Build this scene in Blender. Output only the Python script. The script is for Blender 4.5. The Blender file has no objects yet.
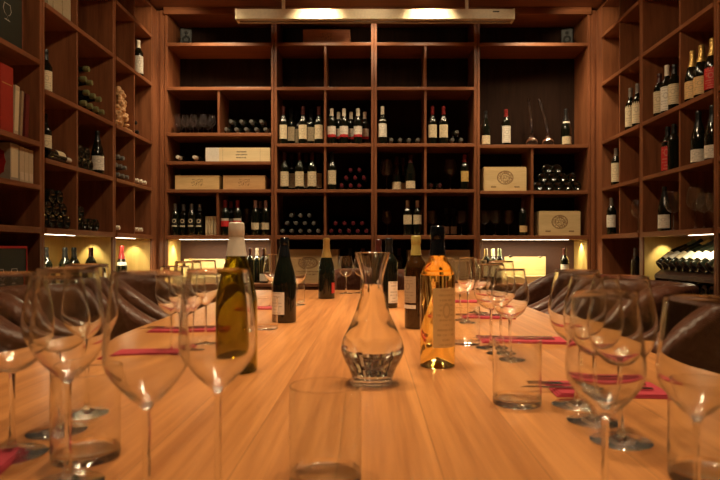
import bpy, bmesh, math, random
from mathutils import Vector, Matrix
random.seed(7)
sc = bpy.context.scene
COL = sc.collection
R = math.radians
F = 600.0; CX = 372.0; CY = 250.0; CAMZ = 1.005
TABLE = 0.75; COUNTER = 0.72
YB = 5.10; XL = 1.83; XR = 1.91; DEEP = 0.35; TOP = 3.04

# ------------------------------------------------------------------ materials
MATS = {}
def nodes(name):
    m = bpy.data.materials.new(name); m.use_nodes = True
    nt = m.node_tree
    return m, nt, nt.nodes['Principled BSDF']
def plain(name, col, rough=.5, metal=0, spec=.5, coat=0, bump=0, bscale=60, trans=0, ior=1.45):
    if name in MATS: return MATS[name]
    m, nt, b = nodes(name)
    b.inputs['Base Color'].default_value = (*col, 1)
    b.inputs['Roughness'].default_value = rough
    b.inputs['Metallic'].default_value = metal
    b.inputs['Specular IOR Level'].default_value = spec
    b.inputs['Coat Weight'].default_value = coat
    b.inputs['Transmission Weight'].default_value = trans
    b.inputs['IOR'].default_value = ior
    tc = nt.nodes.new('ShaderNodeTexCoord')
    n = nt.nodes.new('ShaderNodeTexNoise'); n.inputs['Scale'].default_value = bscale
    nt.links.new(tc.outputs['Object'], n.inputs['Vector'])
    if trans == 0:
        mx = nt.nodes.new('ShaderNodeMix'); mx.data_type = 'RGBA'
        mx.inputs[6].default_value = (*[c*.85 for c in col], 1); mx.inputs[7].default_value = (*[min(1, c*1.12) for c in col], 1)
        nt.links.new(n.outputs['Fac'], mx.inputs[0]); nt.links.new(mx.outputs[2], b.inputs['Base Color'])
    if bump:
        bp = nt.nodes.new('ShaderNodeBump'); bp.inputs['Strength'].default_value = bump; bp.inputs['Distance'].default_value = .01
        nt.links.new(n.outputs['Fac'], bp.inputs['Height']); nt.links.new(bp.outputs['Normal'], b.inputs['Normal'])
    MATS[name] = m
    return m
def M(nt, op, a, b=None, c=None):
    n = nt.nodes.new('ShaderNodeMath'); n.operation = op
    for i, v in enumerate((a, b, c)):
        if v is None: continue
        if isinstance(v, (int, float)): n.inputs[i].default_value = v
        else: nt.links.new(v, n.inputs[i])
    return n.outputs[0]
def wood(name, dark, light, scale=(14, 14, 1.2), rough=.45, plank=None, seam=0.0, coat=0, dist=.9):
    if name in MATS: return MATS[name]
    m, nt, b = nodes(name)
    tc = nt.nodes.new('ShaderNodeTexCoord')
    mp = nt.nodes.new('ShaderNodeMapping'); mp.inputs['Scale'].default_value = scale
    nt.links.new(tc.outputs['Object'], mp.inputs['Vector'])
    vec = mp.outputs['Vector']
    sx = nt.nodes.new('ShaderNodeSeparateXYZ'); nt.links.new(tc.outputs['Object'], sx.inputs[0])
    if plank:
        cell = M(nt, 'FLOOR', M(nt, 'DIVIDE', sx.outputs['X'], plank))
        wn = nt.nodes.new('ShaderNodeTexWhiteNoise'); wn.noise_dimensions = '1D'; nt.links.new(cell, wn.inputs['W'])
        add = nt.nodes.new('ShaderNodeVectorMath'); add.operation = 'MULTIPLY_ADD'
        cmb = nt.nodes.new('ShaderNodeCombineXYZ'); nt.links.new(wn.outputs['Value'], cmb.inputs[0]); nt.links.new(wn.outputs['Value'], cmb.inputs[1])
        nt.links.new(cmb.outputs[0], add.inputs[0]); add.inputs[1].default_value = (37, 23, 5); nt.links.new(vec, add.inputs[2])
        vec = add.outputs[0]
    n1 = nt.nodes.new('ShaderNodeTexNoise'); n1.inputs['Scale'].default_value = 1.0; n1.inputs['Detail'].default_value = 6; n1.inputs['Distortion'].default_value = dist
    nt.links.new(vec, n1.inputs['Vector'])
    wv = nt.nodes.new('ShaderNodeTexNoise'); wv.inputs['Scale'].default_value = 5.5; wv.inputs['Detail'].default_value = 3
    nt.links.new(vec, wv.inputs['Vector'])
    f = M(nt, 'ADD', M(nt, 'MULTIPLY', n1.outputs['Fac'], .65), M(nt, 'MULTIPLY', wv.outputs['Fac'], .35))
    if plank: f = M(nt, 'ADD', f, M(nt, 'MULTIPLY', M(nt, 'SUBTRACT', wn.outputs['Value'], .5), .10))
    cr = nt.nodes.new('ShaderNodeValToRGB')
    cr.color_ramp.elements[0].position = .33; cr.color_ramp.elements[0].color = (*dark, 1)
    cr.color_ramp.elements[1].position = .67; cr.color_ramp.elements[1].color = (*light, 1)
    nt.links.new(f, cr.inputs[0])
    colr = cr.outputs[0]
    if plank:
        fr = M(nt, 'FRACT', M(nt, 'DIVIDE', sx.outputs['X'], plank))
        ed = M(nt, 'LESS_THAN', M(nt, 'MINIMUM', fr, M(nt, 'SUBTRACT', 1.0, fr)), seam)
        mx = nt.nodes.new('ShaderNodeMix'); mx.data_type = 'RGBA'; nt.links.new(M(nt, 'MULTIPLY', ed, .55), mx.inputs[0])
        nt.links.new(colr, mx.inputs[6]); mx.inputs[7].default_value = (*[c*.35 for c in dark], 1); colr = mx.outputs[2]
    nt.links.new(colr, b.inputs['Base Color'])
    b.inputs['Roughness'].default_value = rough; b.inputs['Coat Weight'].default_value = coat; b.inputs['Coat Roughness'].default_value = .25
    bp = nt.nodes.new('ShaderNodeBump'); bp.inputs['Strength'].default_value = .15; bp.inputs['Distance'].default_value = .003
    nt.links.new(f, bp.inputs['Height']); nt.links.new(bp.outputs['Normal'], b.inputs['Normal'])
    MATS[name] = m
    return m
def glass(name, col=(1, 1, 1), ior=1.45, rough=.03, gl=.12):
    """clear glass: sharp refraction under a slightly soft polished reflection"""
    if name in MATS: return MATS[name]
    m, nt, b = nodes(name)
    nt.nodes.remove(b)
    rf = nt.nodes.new('ShaderNodeBsdfRefraction'); rf.inputs['Color'].default_value = (*col, 1); rf.inputs['IOR'].default_value = ior; rf.inputs['Roughness'].default_value = rough
    g = nt.nodes.new('ShaderNodeBsdfAnisotropic'); g.inputs['Color'].default_value = (1, 1, 1, 1); g.inputs['Roughness'].default_value = gl
    fr = nt.nodes.new('ShaderNodeFresnel'); fr.inputs['IOR'].default_value = ior
    mx = nt.nodes.new('ShaderNodeMixShader')
    nt.links.new(fr.outputs[0], mx.inputs[0]); nt.links.new(rf.outputs[0], mx.inputs[1]); nt.links.new(g.outputs[0], mx.inputs[2])
    nt.links.new(mx.outputs[0], nt.nodes['Material Output'].inputs['Surface'])
    MATS[name] = m
    return m
def emit(name, col, s):
    if name in MATS: return MATS[name]
    m, nt, b = nodes(name)
    b.inputs['Emission Color'].default_value = (*col, 1); b.inputs['Emission Strength'].default_value = s
    MATS[name] = m
    return m
def printed(name, paper, ink=(.12, .09, .06), band=None, bandpos=(.1, .25), rows=9, dens=.5, crest=True, cs=.8, amt=.38):
    """paper label with rows of unreadable small print, a crest and perhaps a coloured band; UV 0..1"""
    if name in MATS: return MATS[name]
    m, nt, b = nodes(name)
    tc = nt.nodes.new('ShaderNodeTexCoord'); sp = nt.nodes.new('ShaderNodeSeparateXYZ'); nt.links.new(tc.outputs['UV'], sp.inputs[0])
    u, v = sp.outputs['X'], sp.outputs['Y']
    row = M(nt, 'FLOOR', M(nt, 'MULTIPLY', v, rows)); fr = M(nt, 'FRACT', M(nt, 'MULTIPLY', v, rows))
    cmb = nt.nodes.new('ShaderNodeCombineXYZ'); nt.links.new(M(nt, 'MULTIPLY', u, 26), cmb.inputs[0]); nt.links.new(M(nt, 'MULTIPLY', row, 7.3), cmb.inputs[1])
    n = nt.nodes.new('ShaderNodeTexNoise'); n.inputs['Scale'].default_value = 1; nt.links.new(cmb.outputs[0], n.inputs['Vector'])
    wn = nt.nodes.new('ShaderNodeTexWhiteNoise'); wn.noise_dimensions = '1D'; nt.links.new(row, wn.inputs['W'])
    half = M(nt, 'MULTIPLY_ADD', wn.outputs['Value'], .28, .12)
    a = M(nt, 'LESS_THAN', M(nt, 'ABSOLUTE', M(nt, 'SUBTRACT', u, .5)), half)
    c = M(nt, 'GREATER_THAN', n.outputs['Fac'], 1-dens-.04)
    d = M(nt, 'MULTIPLY', M(nt, 'GREATER_THAN', fr, .35), M(nt, 'LESS_THAN', fr, .75))
    mask = M(nt, 'MULTIPLY', M(nt, 'MULTIPLY', a, c), d)
    if crest:
        du = M(nt, 'DIVIDE', M(nt, 'SUBTRACT', u, .5), .20); dv = M(nt, 'DIVIDE', M(nt, 'SUBTRACT', v, .62), .17)
        rr = M(nt, 'DIVIDE', M(nt, 'SQRT', M(nt, 'ADD', M(nt, 'MULTIPLY', du, du), M(nt, 'MULTIPLY', dv, dv))), cs)
        ring = M(nt, 'COMPARE', rr, .8, .17)
        inside = M(nt, 'LESS_THAN', rr, 1.1)
        mask = M(nt, 'ADD', M(nt, 'MULTIPLY', mask, M(nt, 'SUBTRACT', 1.0, inside)), ring)
    mx = nt.nodes.new('ShaderNodeMix'); mx.data_type = 'RGBA'; mx.inputs[6].default_value = (*paper, 1); mx.inputs[7].default_value = (*ink, 1)
    nt.links.new(M(nt, 'MULTIPLY', mask, amt), mx.inputs[0]); o = mx.outputs[2]
    if band:
        bm_ = M(nt, 'MULTIPLY', M(nt, 'GREATER_THAN', v, bandpos[0]), M(nt, 'LESS_THAN', v, bandpos[1]))
        m2 = nt.nodes.new('ShaderNodeMix'); m2.data_type = 'RGBA'; nt.links.new(bm_, m2.inputs[0]); nt.links.new(o, m2.inputs[6]); m2.inputs[7].default_value = (*band, 1); o = m2.outputs[2]
    nt.links.new(o, b.inputs['Base Color']); b.inputs['Roughness'].default_value = .6
    MATS[name] = m
    return m
def cratemat(name, dark, light, emblem=None, ink=(.20, .09, .03), split=None):
    """pale board with a burnt emblem; object origin sits at the centre of the front face"""
    if name in MATS: return MATS[name]
    m = wood(name, dark, light, scale=(2, 6, 26), rough=.6)
    nt = m.node_tree; b = nt.nodes['Principled BSDF']
    base = b.inputs['Base Color'].links[0].from_socket
    tc = nt.nodes.new('ShaderNodeTexCoord'); sp = nt.nodes.new('ShaderNodeSeparateXYZ'); nt.links.new(tc.outputs['Object'], sp.inputs[0])
    x, y, z = sp.outputs
    front = M(nt, 'LESS_THAN', y, .0015)
    mask = None
    if emblem == 'crest':
        def ell(cx, cz, a, c_):
            dx = M(nt, 'DIVIDE', M(nt, 'SUBTRACT', x, cx), a); dz = M(nt, 'DIVIDE', M(nt, 'SUBTRACT', z, cz), c_)
            return M(nt, 'SQRT', M(nt, 'ADD', M(nt, 'MULTIPLY', dx, dx), M(nt, 'MULTIPLY', dz, dz)))
        rr = ell(0, .012, .066, .056)
        ring = M(nt, 'COMPARE', rr, 1.0, .07)
        ring2 = M(nt, 'COMPARE', rr, .62, .05)
        vo = nt.nodes.new('ShaderNodeTexVoronoi'); vo.inputs['Scale'].default_value = 60; vo.feature = 'DISTANCE_TO_EDGE'; nt.links.new(tc.outputs['Object'], vo.inputs['Vector'])
        fil = M(nt, 'MULTIPLY', M(nt, 'LESS_THAN', vo.outputs['Distance'], .09), M(nt, 'LESS_THAN', rr, .95))
        mask = M(nt, 'MAXIMUM', M(nt, 'MAXIMUM', ring, ring2), fil)
        for cx in (-.10, .10):
            w = M(nt, 'MULTIPLY', M(nt, 'COMPARE', x, cx, .022), M(nt, 'COMPARE', z, -.068, .006)); mask = M(nt, 'MAXIMUM', mask, w)
    if emblem == 'oval':
        dx = M(nt, 'DIVIDE', x, .075); dz = M(nt, 'DIVIDE', M(nt, 'SUBTRACT', z, .03), .045)
        rr = M(nt, 'SQRT', M(nt, 'ADD', M(nt, 'MULTIPLY', dx, dx), M(nt, 'MULTIPLY', dz, dz)))
        ring = M(nt, 'COMPARE', rr, 1.0, .14)
        vo = nt.nodes.new('ShaderNodeTexVoronoi'); vo.inputs['Scale'].default_value = 45; vo.feature = 'DISTANCE_TO_EDGE'; nt.links.new(tc.outputs['Object'], vo.inputs['Vector'])
        fil = M(nt, 'MULTIPLY', M(nt, 'LESS_THAN', vo.outputs['Distance'], .13), M(nt, 'LESS_THAN', rr, .8))
        mask = M(nt, 'MAXIMUM', ring, fil)
        for cz, hw in ((-.045, .11), (-.07, .08)):
            nz = nt.nodes.new('ShaderNodeTexNoise'); nz.inputs['Scale'].default_value = 90; nt.links.new(tc.outputs['Object'], nz.inputs['Vector'])
            w = M(nt, 'MULTIPLY', M(nt, 'MULTIPLY', M(nt, 'COMPARE', x, 0.0, hw), M(nt, 'COMPARE', z, cz, .006)), M(nt, 'GREATER_THAN', nz.outputs['Fac'], .46)); mask = M(nt, 'MAXIMUM', mask, w)
    if emblem == 'text':
        for k, (cz, hw) in enumerate(((.025, .042), (0, .05), (-.025, .045))):
            nz = nt.nodes.new('ShaderNodeTexNoise'); nz.inputs['Scale'].default_value = 110; nt.links.new(tc.outputs['Object'], nz.inputs['Vector'])
            w = M(nt, 'MULTIPLY', M(nt, 'MULTIPLY', M(nt, 'COMPARE', x, 0.0, hw), M(nt, 'COMPARE', z, cz, .0055)), M(nt, 'GREATER_THAN', nz.outputs['Fac'], .43))
            mask = w if mask is None else M(nt, 'MAXIMUM', mask, w)
        for cx in (-.16, .16):
            w = M(nt, 'MULTIPLY', M(nt, 'COMPARE', x, cx, .0015), .5); mask = M(nt, 'MAXIMUM', mask, w)
    if emblem == 'small':
        nz = nt.nodes.new('ShaderNodeTexNoise'); nz.inputs['Scale'].default_value = 100; nt.links.new(tc.outputs['Object'], nz.inputs['Vector'])
        mask = M(nt, 'MULTIPLY', M(nt, 'MULTIPLY', M(nt, 'COMPARE', x, 0.0, .05), M(nt, 'COMPARE', z, 0.0, .03)), M(nt, 'GREATER_THAN', nz.outputs['Fac'], .55))
    if mask is not None:
        mx = nt.nodes.new('ShaderNodeMix'); mx.data_type = 'RGBA'
        nt.links.new(M(nt, 'MULTIPLY', M(nt, 'MULTIPLY', mask, front), .8), mx.inputs[0]); nt.links.new(base, mx.inputs[6]); mx.inputs[7].default_value = (*ink, 1)
        nt.links.new(mx.outputs[2], b.inputs['Base Color'])
    return m

W_SH = wood('shelf_wood', (.165, .055, .021), (.32, .122, .050), rough=.42, coat=.15)
W_SHH = wood('shelf_board_wood', (.175, .060, .022), (.33, .126, .052), scale=(1.6, 14, 20), rough=.40, coat=.15)
W_SHS = wood('side_board_wood', (.175, .060, .022), (.33, .126, .052), scale=(14, 1.6, 20), rough=.40, coat=.15)
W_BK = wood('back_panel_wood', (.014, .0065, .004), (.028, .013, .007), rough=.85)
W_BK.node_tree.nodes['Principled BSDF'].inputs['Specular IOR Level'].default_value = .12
W_BROWN = plain('brown_paint_panel', (.085, .038, .028), .65)
W_MAPLE = wood('pale_lining_wood', (.52, .35, .105), (.66, .46, .16), rough=.5)
W_TAB = wood('table_wood', (.34, .122, .032), (.62, .262, .078), scale=(26, .9, 4), rough=.34, plank=.12, seam=.006, coat=.25, dist=.35)
W_CEIL = wood('ceiling_wood', (.17, .065, .028), (.28, .115, .05), scale=(1.0, 14, 8), rough=.5)
W_FLOOR = wood('floor_wood', (.07, .032, .016), (.14, .065, .03), scale=(12, 1.0, 4), rough=.4, plank=.12, seam=.01)
W_DARK = wood('dark_cabinet_wood', (.045, .018, .010), (.10, .04, .02), rough=.5)
G_CLEAR = glass('clear_glass', (.985, .99, .985), 1.46)
G_WATER = glass('water', (1, 1, 1), 1.333)
G_OLIVE = glass('olive_bottle_glass', (.70, .66, .28), 1.45)
G_GOLD = glass('golden_wine_glass', (1.0, .90, .52), 1.36)
B_BLACK = plain('black_bottle_glass', (.006, .008, .005), .07, spec=.7, coat=.4)
B_BROWN = plain('brown_bottle_glass', (.030, .012, .003), .07, spec=.7, coat=.4)
B_GREEN = plain('green_bottle_glass', (.012, .018, .006), .07, spec=.7, coat=.4)
LEATHER = plain('brown_leather', (.105, .036, .018), .42, spec=.45, coat=.05, bump=1.0, bscale=22)
NAPKIN = plain('red_napkin_cloth', (.38, .028, .042), .8, bump=.1, bscale=300)
STEEL = plain('cutlery_steel', (.65, .62, .58), .2, metal=1)
CASE = plain('cream_metal', (.80, .70, .48), .4)
CAPS = {
 'black': plain('cap_black', (.012, .012, .012), .3), 'red': plain('cap_red', (.20, .016, .015), .35, coat=.3), 'white': plain('cap_white', (.72, .66, .52), .4),
 'gold': plain('cap_gold', (.65, .42, .13), .3, metal=.7, bump=.3), 'grey': plain('cap_grey', (.20, .17, .14), .35), 'pink': plain('cap_pinkish', (.42, .24, .20), .35),
 'olivegold': plain('cap_olive_gold', (.42, .36, .10), .35), 'crimson': plain('cap_crimson', (.11, .009, .016), .4), 'silver': plain('cap_silver', (.22, .22, .20), .3, metal=.5),
 'foil': plain('cap_cream_foil', (.78, .72, .58), .38), 'glossblack': plain('cap_gloss_black', (.008, .010, .012), .12, coat=.6), 'green': plain('cap_olive', (.17, .17, .07), .4),
 'greenwhite': plain('cap_green_white', (.45, .55, .33), .4), 'dkred': plain('cap_dark_red', (.055, .012, .010), .35)}
LABS = {
 'cream': printed('label_cream', (.74, .64, .42)), 'white': printed('label_white', (.82, .78, .66)), 'plainwhite': printed('label_plain_white', (.84, .80, .68), crest=False, rows=7),
 'redband': printed('label_red_white', (.62, .55, .45), band=(.60, .02, .02), bandpos=(.0, .72), crest=False),
 'redfoot': printed('label_white_red_foot', (.78, .72, .62), band=(.5, .015, .02), bandpos=(.0, .24), crest=False, rows=7),
 'gold': printed('label_gold', (.62, .42, .12)), 'orange': printed('label_orange_cream', (.75, .50, .22)), 'red': printed('label_red', (.55, .02, .02), ink=(.6, .4, .25)),
 'grey': printed('label_grey_brown', (.42, .33, .22)), 'old': printed('label_old_cream', (.66, .56, .36), dens=.55), 'emblem': printed('label_round_emblem', (.015, .013, .01), ink=(.8, .72, .5), rows=2, dens=0, cs=1.9, amt=1),
 'amber': printed('label_amber', (.80, .58, .25), ink=(.42, .24, .08), rows=12), 'strip': plain('label_strip', (.72, .66, .5), .6)}
LEDM = emit('led_strip_glow', (1, .86, .62), 6)

# ------------------------------------------------------------------ mesh helpers
def mesh_from(name, vs, fs, mat, smooth=False, uvs=None):
    me = bpy.data.meshes.new(name); me.from_pydata([tuple(v) for v in vs], [], fs); me.update()
    if mat: me.materials.append(mat)
    if smooth: me.polygons.foreach_set('use_smooth', [True]*len(me.polygons))
    if uvs:
        l = me.uv_layers.new(name='UVMap')
        for p in me.polygons:
            for li in p.loop_indices: l.data[li].uv = uvs[me.loops[li].vertex_index]
    return me
def link(name, me, parent=None, loc=None, rot=None):
    o = bpy.data.objects.new(name, me); COL.objects.link(o)
    if parent: o.parent = parent
    if loc is not None: o.location = loc
    if rot is not None: o.rotation_euler = rot
    return o
def thing(name, label, cat, loc=(0, 0, 0), rot=(0, 0, 0), group=None):
    return tag(link(name, None, None, loc, rot), label, cat, group)
def tag(o, label, cat, group=None):
    o['label'] = label; o['category'] = cat
    if group: o['group'] = group
    return o
def struct(o):
    o['kind'] = 'structure'; return o
class MB:
    def __init__(s): s.v = []; s.f = []
    def box(s, x0, x1, y0, y1, z0, z1):
        if x0 > x1: x0, x1 = x1, x0
        if y0 > y1: y0, y1 = y1, y0
        n = len(s.v)
        s.v += [(x0, y0, z0), (x1, y0, z0), (x1, y1, z0), (x0, y1, z0), (x0, y0, z1), (x1, y0, z1), (x1, y1, z1), (x0, y1, z1)]
        s.f += [tuple(n+i for i in q) for q in ((0, 3, 2, 1), (4, 5, 6, 7), (0, 1, 5, 4), (1, 2, 6, 5), (2, 3, 7, 6), (3, 0, 4, 7))]
        return s
    def tube(s, pts, r, seg=8, closed=False):
        pts = [Vector(p) for p in pts]; n = len(s.v); rr = r if isinstance(r, (list, tuple)) else [r]*len(pts)
        for i, p in enumerate(pts):
            d = (pts[min(i+1, len(pts)-1)]-pts[max(i-1, 0)]).normalized()
            a = d.orthogonal().normalized() if abs(d.z) < .99 else Vector((1, 0, 0))
            if abs(d.z) < .99: a = d.cross(Vector((0, 0, 1))).normalized()
            b = d.cross(a)
            for k in range(seg):
                t = 2*math.pi*k/seg; s.v.append(tuple(p+(a*math.cos(t)+b*math.sin(t))*rr[i]))
        for i in range(len(pts)-1):
            for k in range(seg):
                k2 = (k+1) % seg; s.f.append((n+i*seg+k, n+i*seg+k2, n+(i+1)*seg+k2, n+(i+1)*seg+k))
        s.f.append(tuple(n+k for k in reversed(range(seg)))); s.f.append(tuple(n+(len(pts)-1)*seg+k for k in range(seg)))
        return s
    def build(s, name, mat, parent=None, off=(0, 0, 0), bevel=0, smooth=False, loc=None, rot=None):
        ox, oy, oz = off
        me = mesh_from(name, [(x-ox, y-oy, z-oz) for x, y, z in s.v], s.f, mat, smooth)
        bm = bmesh.new(); bm.from_mesh(me); bmesh.ops.recalc_face_normals(bm, faces=bm.faces)
        if bevel: bmesh.ops.bevel(bm, geom=bm.edges[:], offset=bevel, segments=2, affect='EDGES', profile=.6)
        bm.to_mesh(me); bm.free()
        return link(name, me, parent, loc, rot)
def catmull(p, n=4):
    out = []
    for i in range(len(p)-1):
        a = p[max(i-1, 0)]; b = p[i]; c = p[i+1]; d = p[min(i+2, len(p)-1)]
        for k in range(n):
            t = k/n
            out.append(tuple(.5*((2*b[j])+(-a[j]+c[j])*t+(2*a[j]-5*b[j]+4*c[j]-d[j])*t*t+(-a[j]+3*b[j]-3*c[j]+d[j])*t**3) for j in range(2)))
    out.append(p[-1]); return [(max(r, 0), z) for r, z in out]
def lathe(name, prof, mat, seg=24, smooth=True):
    """prof: list of (r, z); r==0 ends become a single vertex. Runs from outside bottom to the axis or an open end."""
    vs = []; rings = []
    for r, z in prof:
        if r < 1e-6: rings.append([len(vs)]); vs.append((0, 0, z))
        else:
            rings.append(list(range(len(vs), len(vs)+seg)))
            vs += [(r*math.cos(2*math.pi*k/seg), r*math.sin(2*math.pi*k/seg), z) for k in range(seg)]
    fs = []
    for a, b in zip(rings, rings[1:]):
        for k in range(seg):
            k2 = (k+1) % seg
            if len(a) == 1 and len(b) == 1: continue
            if len(a) == 1: fs.append((a[0], b[k2], b[k]))
            elif len(b) == 1: fs.append((a[k], a[k2], b[0]))
            else: fs.append((a[k], a[k2], b[k2], b[k]))
    me = mesh_from(name, vs, fs, mat, smooth)
    sharp = set()
    for i in range(1, len(prof)-1):
        a = Vector((prof[i][0]-prof[i-1][0], prof[i][1]-prof[i-1][1])); b = Vector((prof[i+1][0]-prof[i][0], prof[i+1][1]-prof[i][1]))
        if a.length > 1e-7 and b.length > 1e-7 and a.angle(b) > R(32): sharp.update(rings[i])
    if sharp:
        ring_of = {}
        for ri, ring in enumerate(rings):
            for v in ring: ring_of[v] = ri
        for e in me.edges:
            v0, v1 = e.vertices
            if v0 in sharp and v1 in sharp and ring_of[v0] == ring_of[v1]: e.use_edge_sharp = True
    return me
CACHE = {}
def cached(key, fn):
    if key not in CACHE: CACHE[key] = fn()
    return CACHE[key]

# ------------------------------------------------------------------ bottles
SHAPES = {
 'bordeaux': dict(r=.0375, h=.300, cap=.238, body=[(.0375, .006), (.0375, .182), (.0362, .196), (.030, .214), (.020, .230), (.0152, .242), (.0142, .256), (.0138, .296)], lab=(.055, .150)),
 'burgundy': dict(r=.0415, h=.298, cap=.232, body=[(.0415, .006), (.0415, .125), (.040, .150), (.034, .180), (.025, .212), (.0185, .238), (.0152, .262), (.0145, .294)], lab=(.045, .118)),
 'champagne': dict(r=.0435, h=.315, cap=.215, body=[(.0435, .006), (.0435, .130), (.041, .160), (.034, .192), (.0235, .228), (.0178, .256), (.0158, .278), (.0160, .310)], lab=(.050, .118)),
 'tall': dict(r=.039, h=.325, cap=.255, body=[(.039, .006), (.039, .175), (.0378, .190), (.031, .210), (.0205, .232), (.0155, .250), (.0145, .270), (.0142, .320)], lab=(.05, .150)),
}
def rad(sh, z):
    b = SHAPES[sh]['body']
    for (r0, z0), (r1, z1) in zip(b, b[1:]):
        if z0 <= z <= z1: return r0+(r1-r0)*(z-z0)/(z1-z0)
    return b[0][0]
def body_mesh(sh, mat, seg):
    s = SHAPES[sh]; r = s['r']
    sm = catmull(s['body'], 3)
    prof = [(0, .022), (r*.45, .012), (r*.75, .001), (r*.90, 0), (r*.985, .002)]+sm+[(.0142, s['h']-.002), (0, s['h']-.001)]
    if mat is G_OLIVE:
        prof = prof[:-1]+[(.0135, s['h'])]+[(max(a-.003, .0095), b) for a, b in sm[::-1]]+[(r-.006, .012), (r*.5, .020), (0, .027)]
    return lathe('glass_body', prof, mat, seg)
def cap_mesh(sh, mat, seg, z0=None):
    s = SHAPES[sh]; z0 = z0 or s['cap']; e = .0007; h_ = s['h']+.0008
    if sh == 'champagne' and z0 > .26:
        prof = [(.0172, .283), (.0195, .289), (.0200, .308), (.0165, .318), (0, .320)]
    elif z0 > .255:
        prof = [(.0147, z0), (.0162, z0+.003), (.0162, h_-.004), (.0145, h_), (0, h_+.0015)]
    elif sh == 'champagne':
        prof = [(rad(sh, z0)+e, z0), (rad(sh, .235)+e*2, .235), (rad(sh, .255)+e, .255), (.0172, .272), (.0185, .279), (.0165, .288), (.0175, .300), (.0180, .310), (.0150, .3175), (0, .319)]
    else:
        h = s['h']; prof = [(rad(sh, z0)+e, z0), (rad(sh, (z0+h)/2)+e, (z0+h)/2), (.0147, h-.026), (.0160, h-.022), (.0160, h-.010), (.0150, h), (.0135, h+.0015), (0, h+.0015)]
        prof[1] = (max(prof[1][0], .0146), prof[1][1])
    return lathe('capsule', prof, mat, seg)
def label_mesh(sh, mat, z0, z1, half, seg=14):
    vs = []; fs = []; uv = []
    n = 4
    for j in range(n+1):
        z = z0+(z1-z0)*j/n; r = rad(sh, z)+.0006
        for i in range(seg+1):
            t = -half+2*half*i/seg
            vs.append((r*math.sin(t), -r*math.cos(t), z)); uv.append((i/seg, j/n))
    for j in range(n):
        for i in range(seg):
            a = j*(seg+1)+i; fs.append((a, a+1, a+seg+2, a+seg+1))
    return mesh_from('paper_label', vs, fs, mat, True, uv)
def bottle(loc, label, sh='bordeaux', glassm=B_BLACK, cap='black', capz=None, lab=None, labz=None, labw=1.05, rz=0, rot=None, group=None, seg=18, name=None, s=1.0, extra=None):
    name = name or ('champagne_bottle' if sh == 'champagne' else 'wine_bottle')
    t = thing(name, label, 'champagne bottle' if name == 'champagne_bottle' else 'wine bottle', loc, rot or (0, 0, rz), group)
    if s != 1: t.scale = (s, s, s)
    link('glass_body', cached(('body', sh, glassm.name, seg), lambda: body_mesh(sh, glassm, seg)), t)
    if cap: link('capsule', cached(('cap', sh, cap, seg, capz), lambda: cap_mesh(sh, CAPS[cap], seg, capz)), t)
    if lab:
        z = labz or SHAPES[sh]['lab']
        link('paper_label', cached(('lab', sh, lab, z, labw), lambda: label_mesh(sh, LABS[lab], z[0], z[1], labw)), t)
    for (lb, z, w) in (extra or []):
        link('neck_label' if z[0] > .18 else 'label_strip', cached(('lab', sh, lb, z, w), lambda: label_mesh(sh, LABS[lb], z[0], z[1], w)), t)
    return t

# ------------------------------------------------------------------ glasses
def glass_parts(kind, seg):
    """three open shells that close into one volume: foot, stem, bowl. H about .225"""
    if kind == 'white':   # cone-bottomed tulip
        out = [(.0036, .1105), (.006, .1135), (.0125, .1190), (.0235, .1305), (.0325, .1425), (.0368, .1520), (.0376, .163), (.0362, .182), (.0335, .207), (.0305, .235)]
        foot_r = .037; stem_top = .1105
    elif kind == 'red':   # rounder and larger
        out = [(.0038, .100), (.008, .1015), (.020, .107), (.034, .120), (.0425, .138), (.0455, .156), (.0440, .175), (.0395, .198), (.0345, .222)]
        foot_r = .040; stem_top = .100
    else:                 # small tasting glass
        out = [(.0034, .070), (.007, .072), (.017, .078), (.027, .090), (.0315, .104), (.0305, .125), (.0265, .150), (.0230, .170)]
        foot_r = .032; stem_top = .070
    o = catmull(out, 4); w = .0006
    inner = [(max(r-w-.0008*max(0, 1-(z-out[0][1])/.02), .0), z+.0028*max(0, 1-(z-out[0][1])/.05)) for r, z in o]
    inner = [(r, z) for r, z in inner if r > .004]
    bowl = o+[(out[-1][0]-w*.5, out[-1][1]+.0006)]+inner[::-1]+[(0, inner[0][1]-.0008)]
    sr = out[0][0]
    stem = [(.0058, .0095), (.0042, .017), (.0035, .030), (.0032, stem_top*.55), (.0033, stem_top*.85), (sr, stem_top)]
    foot = [(0, .0005), (foot_r*.6, .0004), (foot_r*.97, .0003), (foot_r, .0012), (foot_r*.96, .0022), (foot_r*.6, .0036), (foot_r*.32, .0056), (.0058, .0095)]
    return [('foot', lathe('foot', foot, G_CLEAR, seg)), ('stem', lathe('stem', catmull(stem, 3), G_CLEAR, max(10, seg//2*1))), ('bowl', lathe('bowl', bowl, G_CLEAR, seg))]
def wineglass(x, y, z, label, kind='white', seg=40, s=1.0, group='wine glasses on the table', sz=None):
    t = thing('wine_glass', label, 'wine glass', (x, y, z), (0, 0, random.random()*6), group)
    t.scale = (s, s, sz or s)
    for n, me in cached(('glass', kind, seg), lambda: glass_parts(kind, seg)): link(n, me, t)
    return t
def tumbler(x, y, z, label, r=.0395, h=.107, seg=48, s=1):
    t = thing('tumbler', label, 'tumbler', (x, y, z), (0, 0, 0), 'straight glass tumblers on the table')
    t.scale = (s, s, s)
    def mk():
        base = [(0, .0004), (r*.92, .0002), (r*.985, .0015), (r, .006), (r, .010)]
        side = [(r, .010), (r, .05), (r, h-.0006), (r-.0006, h), (r-.0011, h-.0006), (r-.0011, .05), (r-.0014, .014), (r*.88, .0095), (r*.5, .0085), (0, .0085)]
        return [('thick_base', lathe('thick_base', base, G_CLEAR, seg)), ('wall', lathe('wall', side, G_CLEAR, seg))]
    for n, me in cached(('tumbler', r, h, seg), mk): link('glass_base' if n == 'thick_base' else 'glass_side', me, t)
    return t

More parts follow.
